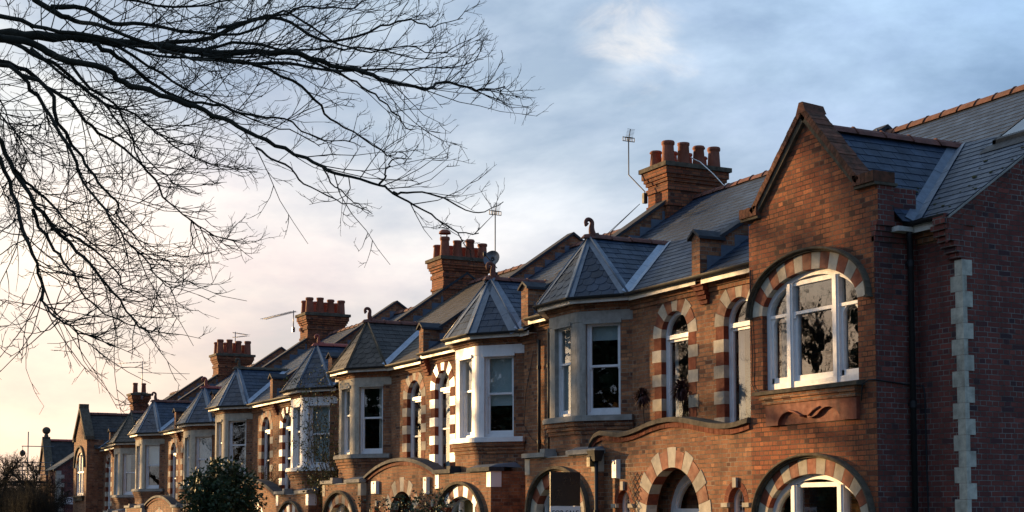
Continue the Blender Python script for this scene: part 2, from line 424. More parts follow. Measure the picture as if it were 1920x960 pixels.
# paths ---------------------------------------------------------------
def offset_path(path, o):
    out = []
    for i, p in enumerate(path):
        ns = []
        for a, b in ((i - 1, i), (i, i + 1)):
            if 0 <= a and b < len(path):
                dx, dy = path[b][0] - path[a][0], path[b][1] - path[a][1]; l = math.hypot(dx, dy)
                ns.append((dy / l, -dx / l))
        nx, ny = sum(n[0] for n in ns) / len(ns), sum(n[1] for n in ns) / len(ns)
        l2 = nx * nx + ny * ny
        out.append((p[0] + nx / l2 * o, p[1] + ny / l2 * o))
    return out
def ribbon(mb, path, o0, o1, z0, z1, mat=0, tint=1.0):
    a = offset_path(path, o0); b = offset_path(path, o1); n = len(path)
    vs = [(x, y, z) for l, z in ((a, z0), (b, z0), (b, z1), (a, z1)) for x, y in l]
    fs = []
    for i in range(n - 1):
        for k in range(4):
            k2 = (k + 1) % 4; fs.append((k * n + i, k * n + i + 1, k2 * n + i + 1, k2 * n + i))
    fs += [(0, n, 2 * n, 3 * n), (n - 1, 2 * n - 1, 3 * n - 1, 4 * n - 1)]
    mb.add(vs, fs, mat, tint)

# slates --------------------------------------------------------------
def clip(poly, cl):
    # clip 2d poly by convex ccw polygon cl
    for i in range(len(cl)):
        a, b = cl[i], cl[(i + 1) % len(cl)]
        def side(p): return (b[0] - a[0]) * (p[1] - a[1]) - (b[1] - a[1]) * (p[0] - a[0])
        out = []
        for j in range(len(poly)):
            p, q = poly[j], poly[(j + 1) % len(poly)]
            sp, sq = side(p), side(q)
            if sp >= 0: out.append(p)
            if (sp >= 0) != (sq >= 0):
                t = sp / (sp - sq); out.append((p[0] + (q[0] - p[0]) * t, p[1] + (q[1] - p[1]) * t))
        poly = out
        if len(poly) < 3: return []
    return poly
def slates(mb, poly3, w=.3, g=.2, style='rect', lift=0.0, var=.22, under=True, mat=0, slip=0.0):
    P = [Vector(p) for p in poly3]
    n = (P[1] - P[0]).cross(P[2] - P[0]).normalized()
    if n.z < 0: n = -n
    t = Vector((-n.y, n.x, 0)).normalized(); s = n.cross(t)
    if s.z < 0: s = -s; 
    O = P[0]
    q = [((p - O).dot(t), (p - O).dot(s)) for p in P]
    ar = sum(q[i][0] * q[(i + 1) % len(q)][1] - q[(i + 1) % len(q)][0] * q[i][1] for i in range(len(q)))
    if ar < 0: q = q[::-1]
    u0, u1 = min(a for a, _ in q), max(a for a, _ in q); v0, v1 = min(b for _, b in q), max(b for _, b in q)
    def W(u, v, h): p = O + t * u + s * v + n * (h + lift); return (p.x, p.y, p.z)
    if under: mb.add([W(a, b, -.004) for a, b in q], [tuple(range(len(q)))], mat, .35)
    rows = int((v1 - v0) / g) + 2
    for r in range(rows):
        vb = v0 + r * g - (0 if style == 'rect' else g * .3)
        u = u0 - w * (1 + (r % 2) * .5) + R.uniform(-.01, .01)
        while u < u1:
            e = R.uniform(-.003, .003) - (.03 if R.random() < slip else 0); gap = .004
            if style == 'rect': sh = [(u + gap, vb + e), (u + w - gap, vb + e), (u + w - gap, vb + g + .01), (u + gap, vb + g + .01)]
            else:
                cx = u + w / 2; rr = w / 2 - gap
                sh = [(cx + rr * math.cos(PI + PI * k / 6), vb + e + rr * .62 + rr * .62 * math.sin(PI + PI * k / 6)) for k in range(7)]
                sh += [(u + w - gap, vb + g * 1.35), (u + gap, vb + g * 1.35)]
            pl = clip(sh, q)
            if pl:
                hh = lambda v: .011 * (1 - (v - vb) / (g * 1.4)) + .002
                m = len(pl); tv = 1 + R.uniform(-var, var)
                if R.random() < .04: tv *= .6
                if R.random() < .03: tv *= 1.5
                mb.add([W(a, b, hh(b)) for a, b in pl] + [W(a, b, hh(b) - .007) for a, b in pl],
                       [tuple(range(m))] + [(i, (i + 1) % m, m + (i + 1) % m, m + i) for i in range(m)], mat, tv)
            u += w
def strip3(mb, a, b, nrm, wd, lift=.02, mat=0, th=.008, seg=1):
    """flat strip from a to b of width wd lying on a plane with normal nrm (centred)"""
    a, b, nrm = Vector(a), Vector(b), Vector(nrm).normalized()
    sd = (b - a).cross(nrm).normalized() * wd / 2
    for k in range(seg):
        p, q = a.lerp(b, k / seg), a.lerp(b, (k + 1) / seg + (.01 if k < seg - 1 else 0)); l = lift + .004 * (k % 2)
        lo = [p - sd + nrm * l, p + sd + nrm * l, q + sd + nrm * l, q - sd + nrm * l]
        mb.hexa([tuple(x) for x in lo], [tuple(x + nrm * th) for x in lo], mat)
def ridge_tiles(mb, a, b, r=.1, L=.45, mat=0):
    a, b = Vector(a), Vector(b); D = (b - a); n = max(1, int(D.length / L)); d = D.normalized()
    side = d.cross(Vector((0, 0, 1))).normalized(); up = side.cross(d)
    for k in range(n):
        p, q = a.lerp(b, k / n), a.lerp(b, (k + 1) / n) - d * .006
        rr = r * (1 + R.uniform(-.04, .04)); j = R.uniform(-.006, .006)
        pr_ = [(-1.15, -.62), (-.75, -.12), (-.3, .2), (0, .28), (.3, .2), (.75, -.12), (1.15, -.62)]
        la = [tuple(p + side * x * rr + up * (z * rr * 1.2 + .04 + j)) for x, z in pr_]; lb = [tuple(q + side * x * rr + up * (z * rr * 1.2 + .04 + j)) for x, z in pr_]
        mb.hexa(la, lb, mat)
        if k: mb.tube([p + side * x * rr * 1.06 + up * (z * rr * 1.2 + .045) for x, z in pr_], .012, 5, mat)
# finial ----------------------------------------------------------------
def finial(parent, x, y, z, mat='ridge', s=1.0):
    mb = MB(); pts = []; rad = []
    # a curled horn facing the street: stem rises, leans and scrolls over towards -y
    for i in range(22):
        t = i / 21
        if t < .45:
            k = t / .45; pts.append((x, y + .10 * s - .02 * s * k * k - .03 * s * math.sin(k * PI), z + .26 * s * k)); rad.append(s * (.080 - .034 * k))
        else:
            k = (t - .45) / .55; a = k * PI * 1.30
            rr = .085 * (1 - .35 * k); cy_, cz_ = y + .08 * s - .085 * s, z + .26 * s
            pts.append((x, cy_ + s * rr * math.cos(a), cz_ + s * rr * math.sin(a))); rad.append(s * (.046 - .006 * k + (.012 if i > 19 else 0)))
    mb.tube(pts, rad, 8)
    mb.hexa([(x - .07, y - .16, z - .06), (x + .07, y - .16, z - .06), (x + .13, y + .22, z - .06), (x - .13, y + .22, z - .06)],
            [(x - .01, y - .1, z + .02), (x + .01, y - .1, z + .02), (x + .05, y + .2, z + .07), (x - .05, y + .2, z + .07)])
    mb.build('finial', mat, parent)

# ------------------------------------------------------------------ terrain
def ground_z(x): return -.0215 * max(0, min(62, -x))
def sheet(name, x0, x1, y0, y1, dz, mat, thick=0):
    mb = MB(); xs = [x0] + [x for x in range(-62, 1, 6) if x0 < x < x1] + [x1]
    for a, b in zip(xs, xs[1:]):
        za, zb = ground_z(a) + dz, ground_z(b) + dz
        mb.add([(a, y0, za), (b, y0, zb), (b, y1, zb), (a, y1, za)], [(0, 1, 2, 3)])
        if thick:
            for yy in (y0, y1): mb.add([(a, yy, za - thick), (b, yy, zb - thick), (b, yy, zb), (a, yy, za)], [(0, 1, 2, 3)])
    return tag(mb.build(name, mat, None, False), kind='structure')
sheet('ground', -900, 500, -500, 900, -.16, 'grass')
sheet('road', -160, 90, -12.8, -6.6, -.12, 'asphalt')
sheet('pavement', -160, 90, -6.6, -4.4, 0, 'paving', .14)
sheet('pavement', -160, 90, -17.5, -12.8, 0, 'paving', .14)
# ------------------------------------------------------------------ roofs shared values
SL = .70; EY = -.25; RY = 4.1; BACK = 8.3
def roof_z(y, gz): return gz + SL * (y - EY)
GROUP = 'red brick houses of the terrace'

def parapet(parent, X, gz, hw=.16, front=True, coping='lead_dark', y0=-.2, cap='terracotta', name='parapet', o=.40):
    mb = MB()
    F = Fr(X - hw, 0, 0, 1)           # u = y, d stands towards +x ... built as an x-prism instead
    def prism(poly, x0, x1, m):
        tris = tessellate_polygon([[Vector((u, z, 0)) for u, z in poly]]); n = len(poly)
        mb.add([(x0, u, z) for u, z in poly] + [(x1, u, z) for u, z in poly],
               [tuple(t) for t in tris] + [tuple(n + i for i in t) for t in tris] + [(i, (i + 1) % n, n + (i + 1) % n, n + i) for i in range(n)], m)
    zr = roof_z(RY, gz)
    yb = 2 * RY - .0
    poly = [(y0, gz - .1), (y0, gz + .72), (y0 + .42, gz + .72), (RY, zr + o), (yb + .2, gz + .2 + o), (yb + .2, gz - .1), (RY, zr - .3)]
    prism(poly, X - hw, X + hw, 0)
    c = .075
    ysl = y0 + .42
    for (ya, za, yb2, zb) in ((ysl, gz + .72 + .003, RY + .0, zr + o + .003), (RY, zr + o + .003, yb + .25, gz + .2 + o + .003)):
        prism([(ya, za), (yb2, zb), (yb2, zb + c), (ya, za + c)], X - hw - .05, X + hw + .05, 1)
    # little gabled cap on the front pier
    for s in (-1, 1):
        mb.hexa([(X + s * (hw + .06), y0 - .06, gz + .70), (X, y0 - .06, gz + .84), (X, y0 - .06, gz + .89), (X + s * (hw + .06), y0 - .06, gz + .75)],
                [(X + s * (hw + .06), ysl + .1, gz + .70), (X, ysl + .1, gz + .84), (X, ysl + .1, gz + .89), (X + s * (hw + .06), ysl + .1, gz + .75)], 1)
    prism2 = [(X - hw, gz + .72), (X + hw, gz + .72), (X, gz + .84)]
    mb.hexa([(x, y0 - .002, z) for x, z in prism2], [(x, ysl, z) for x, z in prism2], 0)
    # stepped lead flashing along the near side
    st = .3; y = y0 + .15
    while y < RY - .2:
        zf = roof_z(y, gz)
        mb.box(X + hw, X + hw + .006, y, y + st, zf + .0, zf + SL * st * .5 + .17, 2)
        y += st
    mb.box(X + hw, X + hw + .03, y0 + .1, y0 + .16, gz - .02, gz + .12, 3)
    return mb.build(name, ['brick', coping, 'lead', 'white'], parent)

def corbel(mb, X, gz, w=.17, mat=0, tint=1.0):
    for k in range(5):
        z1 = gz - .06 - k * .078; pj = .20 - k * .038
        mb.box(X - w + k * .012, X + w - k * .012 + .0, -pj, .01, z1 - .074, z1, mat, 1 + R.uniform(-.15, .15))

def gutter_run(mb, x0, x1, y, gz, mat=0):
    # half-round gutter
    r = .06; n = 8
    a = [(y - r * math.cos(PI * k / n), gz + .0 - r * math.sin(PI * k / n)) for k in range(n + 1)]
    vs = [(x0, yy, z) for yy, z in a] + [(x1, yy, z) for yy, z in a]
    mb.add(vs, [(i, i + 1, n + 2 + i, n + 1 + i) for i in range(n)], mat, 1, True)
def gutter_path(mb, path, o, gz, mat=0):
    r = .055; n = 7; prof = [(o + r - r * math.cos(PI * k / n), gz - r * math.sin(PI * k / n)) for k in range(n + 1)]
    loops = [[(x, y, z) for x, y in offset_path(path, of)] for of, z in prof]
    m = len(path)
    vs = [p for l in loops for p in l]
    mb.add(vs, [(k * m + i, k * m + i + 1, (k + 1) * m + i + 1, (k + 1) * m + i) for k in range(n) for i in range(m - 1)], mat, 1)

def chimney(parent, x0, x1, y0, y1, zb, zt, pots, s=1.0, cowl=None, mat='brick_red'):
    mb = MB()
    mb.box(x0, x1, y0, y1, zb, zt - .62)
    steps = [(.62, .50, .035), (.50, .42, .0), (.42, .34, .04), (.34, .26, .075), (.26, .10, .11), (.10, 0, .16)]
    for a, b, o in steps: mb.box(x0 - o, x1 + o, y0 - o, y1 + o, zt - a, zt - b, 0 if b else 1)
    mb.box(x0 - .03, x1 + .03, y0 - .03, y1 + .03, zt - .98, zt - .90)
    mb.hexa([(x0 - .05, y0 - .05, zt), (x1 + .05, y0 - .05, zt), (x1 + .05, y1 + .05, zt), (x0 - .05, y1 + .05, zt)],
            [(x0 + .15, y0 + .15, zt + .07), (x1 - .15, y0 + .15, zt + .07), (x1 - .15, y1 - .15, zt + .07), (x0 + .15, y1 - .15, zt + .07)], 1)
    mb.box(x1, x1 + .008, y0 - .01, y1, zb, roof_mid(parent, y0) if False else zb + .01, 2)
    c = mb.build('chimney', [mat, 'coping', 'lead'], parent)
    for i, (px, py, h, r) in enumerate(pots):
        p = MB(); z = zt + .02
        if i % 3 == 0: prof = [(r * 1.02, z), (r * .86, z + h * .78), (r * .84, z + h * .80), (r * 1.0, z + h * .84), (r * 1.02, z + h * .95), (r * .92, z + h), (r * .7, z + h), (r * .68, z + h * .6)]
        elif i % 3 == 1: prof = [(r * .98, z), (r * .98, z + h * .06), (r * .80, z + h * .82), (r * .98, z + h * .87), (r * .98, z + h * .93), (r * .82, z + h), (r * .66, z + h), (r * .62, z + h * .6)]
        else: prof = [(r * 1.0, z), (r * .84, z + h * .86), (r * .94, z + h * .9), (r * .94, z + h), (r * .74, z + h), (r * .7, z + h * .6)]
        p.lathe(px, py, prof, 18)
        if cowl == i:
            for k in range(3):
                a = 2 * PI * k / 3; p.tube([(px + r * .8 * math.cos(a), py + r * .8 * math.sin(a), z + h), (px + r * .8 * math.cos(a), py + r * .8 * math.sin(a), z + h + .12)], .012, 5)
            p.lathe(px, py, [(r * 1.25, z + h + .10), (r * 1.15, z + h + .16), (r * .7, z + h + .22), (.01, z + h + .24)], 14)
        p.build('chimney_pot', 'pot', c)
    return c
def roof_mid(p, y): return 0

# ------------------------------------------------------------------ upper bay
def bay_path(c, fw=.60, hw=1.50, dp=.73):
    # from the right end (near, +x) to the left: rounded front corners
    raw = [(c - hw, .02), (c - fw, -dp), (c + fw, -dp), (c + hw, .02)]
    out = [raw[0]]
    for i in (1, 2):
        p = Vector(raw[i]); a = Vector(raw[i - 1]); b = Vector(raw[i + 1])
        da, db = (a - p).normalized(), (b - p).normalized(); k = .16
        for j in range(6):
            t = j / 5; q = (p + da * k).lerp(p, t).lerp(p.lerp(p + db * k, t), t); out.append((q.x, q.y))
    out.append(raw[3]); return out
def sub_path(path, s0, s1):
    L = [0.0]
    for a, b in zip(path, path[1:]): L.append(L[-1] + math.hypot(b[0] - a[0], b[1] - a[1]))
    def at(s):
        for i in range(len(path) - 1):
            if s <= L[i + 1] or i == len(path) - 2:
                t = (s - L[i]) / (L[i + 1] - L[i]); return (path[i][0] + (path[i + 1][0] - path[i][0]) * t, path[i][1] + (path[i + 1][1] - path[i][1]) * t)
    return [at(s0)] + [path[i] for i in range(len(path)) if s0 + 1e-4 < L[i] < s1 - 1e-4] + [at(s1)], L[-1]

def upper_bay(H, c, dz, style, ins):
    gz = 4.15 + dz; path = bay_path(c)
    stone = {'stone': 'stone_grey', 'cream': 'stone', 'white': 'white'}[style]
    _, LT = sub_path(path, 0, .1)
    mb = MB()                                   # brick belly
    ribbon(mb, path, 0, -.25, .9 + dz, 1.52 + dz)
    ribbon(mb, path, .03, -.25, 1.52 + dz, 1.595 + dz); ribbon(mb, path, .065, -.25, 1.598 + dz, 1.672 + dz); ribbon(mb, path, .10, -.25, 1.675 + dz, 1.76 + dz)
    # brick cornice above the stone head
    ribbon(mb, path, .02, -.2, 3.93 + dz, 4.0 + dz); ribbon(mb, path, .06, -.2, 4.002 + dz, 4.07 + dz)
    # plaster on the soffit
    pts = offset_path(path, .1); mb.add([(x, y, 4.075 + dz) for x, y in pts], [tuple(range(len(pts)))])
    bay = mb.build('bay', 'brick_dark' if False else 'brick', H)
    sm = MB(); ribbon(sm, path, .15, -.25, 1.765 + dz, 1.85 + dz); ribbon(sm, path, .13, -.25, 1.853 + dz, 1.875 + dz)
    sm.build('sill', stone if style == 'white' else 'stone_grey', bay)
    z0, z1 = 1.876 + dz, 3.72 + dz
    st = MB()
    cant = math.hypot(.90, .75); fl = 1.2       # face lengths
    # windows centred in each face
    ww = .72; fww = .66
    mid1 = cant / 2 + .05; mid3 = LT - cant / 2 - .05; mid2 = LT / 2
    spans = [(0, mid1 - ww / 2), (mid1 + ww / 2, mid2 - fww / 2), (mid2 + fww / 2, mid3 - ww / 2), (mid3 + ww / 2, LT)]
    for k, (a, b) in enumerate(spans):
        sp, _ = sub_path(path, a, b)
        ribbon(st, sp, 0, -.24, z0, z1, 0 if k in (1, 2) else 1)
    ribbon(st, path, .012, -.24, z1, 3.925 + dz)
    for (a, b) in ((mid1 - ww / 2 + .0, mid1 + ww / 2 - .0), (mid2 - fww / 2, mid2 + fww / 2), (mid3 - ww / 2, mid3 + ww / 2)):
        sp, _ = sub_path(path, a - .03, b + .03); ribbon(st, sp, .035, 0.010, z1 - .05, z1 + .03)
    st.build('stone_surround', [stone, 'brick' if style != 'white' else 'brick'], bay)
    for k, (mid, w, inside) in enumerate(((mid1, ww, None), (mid2, fww, ins[0]), (mid3, ww, ins[1]))):
        a, _ = sub_path(path, mid - w / 2, mid + w / 2)
        tx, ty = a[-1][0] - a[0][0], a[-1][1] - a[0][1]; l = math.hypot(tx, ty)
        F = Fr(a[0][0], a[0][1], tx / l, ty / l)
        sash(H, F, 0, l, z0, z1, .10, .52 if k == 2 else .58, inside)
    return bay

def bay_roof(H, c, dz, tiles='slate', shape='rect', hip='lead', ridge='ridge', hipw=.12, valley='lead_pale', fin=1.0):
    gz = 4.17 + dz; az = 5.56 + dz
    A = Vector((c, -.12, az)); RE = Vector((c, EY + (az - gz) / SL, az))
    fl, fr_ = Vector((c - .68, -.97, gz)), Vector((c + .68, -.97, gz)); bl, br = Vector((c - 1.72, EY, gz)), Vector((c + 1.72, EY, gz))
    mb = MB(); w = .26 if shape == 'scallop' else .30; g = .19 if shape == 'scallop' else .2
    for tri in ((fl, fr_, A), (fr_, br, A), (bl, fl, A)): slates(mb, tri, w, g, shape, 0, .2)
    for tri in ((A, br, RE), (A, RE, bl)): slates(mb, tri, .3, .2, 'rect', 0, .2)
    # soffit
    mb.add([tuple(p - Vector((0, 0, .03))) for p in (fl, fr_, br, bl)], [(0, 1, 2, 3)])
    o = mb.build('bay_roof', tiles, H)
    hm = MB()
    for p in (fl, fr_, bl, br):
        for q, r in ((fl, fr_), (fr_, br), (bl, fl), (br, RE), (bl, RE)):
            if p is q or p is r:
                other = r if p is q else q
                nn = (p - A).cross(other - A).normalized()
                if nn.z < 0: nn = -nn
                side = (p - A).cross(nn).normalized()
                if side.dot(other - p) < 0: side = -side
                off = side * hipw / 2
                strip3(hm, p + off, A + off * .5, nn, hipw, .016, 0, .005, 3)
        hm.tube([p + Vector((0, 0, .03)), A + Vector((0, 0, .03))], .026, 7)
    hm.build('hip_lead', hip, o)
    vm = MB()
    for p in (bl, br):
        nn = (p - RE).cross(A - RE).normalized(); nn = nn if nn.z > 0 else -nn
        nm = Vector((0, -SL, 1)).normalized()
        for n_, sg in ((nn, 1), (nm, -1)):
            side = (p - RE).cross(n_).normalized(); tow = (A if sg == 1 else Vector((p.x, 3, p.z + 2))) - p
            if side.dot(tow) < 0: side = -side
            strip3(vm, p + side * .065, RE + side * .065, n_, .13, .020, 0, .004, 6)
    vm.build('valley_lead', valley, o)
    rm = MB(); ridge_tiles(rm, A + Vector((0, .02, 0)), RE + Vector((0, .05, 0)), .095, .42); rm.build('ridge_tiles', ridge, o)
    if fin: finial(o, A.x, A.y, az + .03, ridge, fin)
    gm = MB()
    pth = [(bl.x, bl.y), (fl.x, fl.y), (fr_.x, fr_.y), (br.x, br.y)]
    gutter_path(gm, pth, -.03, gz + .01); gm.build('gutter', 'black', H)
    fm = MB(); ribbon(fm, pth, -.03, -.05, gz - .11, gz - .03); ribbon(fm, pth, -.05, -.14, gz - .10, gz - .085)
    return o, fm

def ground_bay(H, c, dz, mats, hood='coping', ins=None, coping='stone_grey', right_block=True):
    x0, x1 = c - 1.47, c + 1.47; y = -.95; F = Fr(0, y)
    top = 1.10 + dz; zb = ZG + dz - .6
    mb = MB(); cu, w, zs, rise = c - .06, .93, -.03 + dz, .60
    wall(mb, F, [(x0, zb), (x1, zb), (x1, top), (x0, top)], [arch_pts(cu, w, zb + .9, zs, rise)], 0, .16)
    for X in (x0, x1): mb.add([(X, y, zb), (X, .02, zb), (X, .02, top), (X, y, top)], [(0, 1, 2, 3)])
    mb.add([(x0, y, top - .02), (x1, y, top - .02), (x1, 0, top - .02), (x0, 0, top - .02)], [(0, 1, 2, 3)], 1)
    g = mb.build('ground_floor_bay', ['brick', 'lead_dark'], H)
    st = MB(); voussoirs(st, F, cu, w, zs, rise, .24, 11, .008, .15, (0, 1)); jambs(st, F, cu, w, zb + .9, zs, .22, .15, (1, 0))
    for s in (-1, 1):
        a, b = (x0, x0 + .2) if s < 0 else (x1 - .2, x1)
        st.box(a - (.008 if s < 0 else 0), b + (.008 if s > 0 else 0), y - .01, y + .25, top - .34, top - .002, 0)
    st.build('arch', [mats[0], 'terracotta'], g)
    hm = MB(); band_ring(hm, F, cu, w, zs, rise, .245, .275, 0, .05, 30); band_ring(hm, F, cu, w, zs, rise, .275, .335, 0, .10, 30)
    for s in (-1, 1): fbox(hm, F, cu + s * (w + .29) - .05, cu + s * (w + .29) + .05, 0, .09, zs - .25, zs)
    hm.build('hood_mould', hood, g)
    cm = MB()
    cm.box(x0 - .05, x0 + .95, y - .07, y + .30, top, top + .09); cm.box(x1 - 1.1, x1 + .05, y - .07, y + .30, top, top + .09)
    cm.box(x0 + .75, x0 + .95, y - .06, y + .2, top + .09, top + .16)
    cm.hexa([(x1 - 1.1, y - .03, top + .092), (x1 - .0, y - .03, top + .092), (x1 - .0, -.2, top + .092), (x1 - 1.1, -.2, top + .092)],
            [(x1 - 1.1, y + .2, top + .16), (x1 - .1, y + .2, top + .16), (x1 - .1, -.3, top + .2), (x1 - 1.1, -.3, top + .2)], 1)
    cm.box(x0, x1, y - .01, y + .24, top - .025, top - .001, 0)
    cm.build('coping', [coping, 'lead'], g)
    wm = MB(); band_ring(wm, F, cu, w, zs, rise, -.07, 0, -.24, -.15, 24)
    for u in (cu - w + .0, cu - .42, cu + .34, cu + w - .07): fbox(wm, F, u, u + .08, -.24, -.15 + (.0 if abs(u - cu) > .6 else .01), zb + .9, zs + rise * math.sqrt(max(0.02, 1 - ((u + .04 - cu) / w) ** 2)) - .03)
    fbox(wm, F, cu - w + .07, cu + w - .07, -.24, -.16, zb + .9, zb + .98)
    wo = wm.build('window', 'frame', H); gl = MB(); pts = arch_pts(cu, w - .06, zb + .95, zs, rise - .06, 16)
    gl.add([F.p(u, -.2, z) for u, z in pts], [tuple(range(len(pts)))]); gl.build('pane', 'glass_flat', wo)
    if ins: furnish(wo, F, cu - w + .05, cu + w - .05, zb + 1, zs + rise - .04, -.3, ins)
    return g
ZG = -1.7

def main_wall(H, x0, x1, dz, arches, rooms=(), mats=('stone', 'brick_red'), brick='brick', rear=True, hole_bottom=1.05, d0=.0):
    gz = 4.15 + dz; zb = ZG + dz - .6; F = Fr(0, 0)
    holes = [arch_pts(cu, .46, hole_bottom + dz, 3.25 + dz, .46, 18) for cu in arches]
    holes += [[(a, c_ + dz), (b, c_ + dz), (b, d_ + dz), (a, d_ + dz)] for a, b, c_, d_ in rooms]
    mb = MB(); wall(mb, F, [(x0, zb), (x1, zb), (x1, gz + .1), (x0, gz + .1)], holes, 0, .14)
    if rear:
        rb = MB(); rb.add([(x0, BACK, zb), (x1, BACK, zb), (x1, BACK, gz), (x0, BACK, gz)], [(0, 1, 2, 3)]); rb.build('rear_wall', brick, H)
    # corbelled brick course under the eaves
    mb.box(x0, x1, -.035, .02, gz - .25, gz - .175); mb.box(x0, x1, -.07, .02, gz - .172, gz - .06)
    w = mb.build('wall', brick, H)
    return w, F
def arch_window(H, W, F, cu, dz, mats=('stone', 'brick_plain'), ins=None, sashz=None, bottom=1.05):
    a = MB(); voussoirs(a, F, cu, .46, 3.25 + dz, .46, .25, 9, .008, .13, (0, 1), rag=.03); jambs(a, F, cu, .46, bottom + dz, 3.25 + dz, .31, .13, (2, 0))
    a.build('arch', [mats[0], 'terracotta' if mats[0] != 'white' else 'brick_plain', mats[1]], W)
    arched_window(H, F, cu, .455, bottom + dz, 3.25 + dz, .455, .10, True, sashz, ins)

def roof_main(H, x0, x1, dz, mat='slate', ridge='ridge', cut=None, slip=.01):
    gz = 4.17 + dz; zr = roof_z(RY, gz); mb = MB()
    slates(mb, [(x0, EY - .04, gz - .03), (x1, EY - .04, gz - .03), (x1, RY, zr), (x0, RY, zr)], .3, .2, 'rect', 0, .25, slip=slip)
    mb.add([(x0, RY, zr - .01), (x1, RY, zr - .01), (x1, BACK + .2, gz - .15), (x0, BACK + .2, gz - .15)], [(0, 1, 2, 3)])
    o = mb.build('roof', mat, H)
    rm = MB(); ridge_tiles(rm, (x0, RY, zr), (x1, RY, zr), .11, .45); rm.build('ridge_tiles', ridge, o)
    return o
def eaves(H, x0, x1, dz, fm=None, seg=None, fmat='fascia'):
    gz = 4.15 + dz; mb = MB(); gutter_run(mb, x0, x1, EY - .03, gz + .03); mb.build('gutter', 'black', H)
    fm = fm or MB(); fm.box(x0, x1, EY + .03, EY + .055, gz - .105, gz - .005)
    fm.box(x0, x1, EY + .055, 0, gz - .06, gz - .05)
    fm.build('fascia', fmat, H)

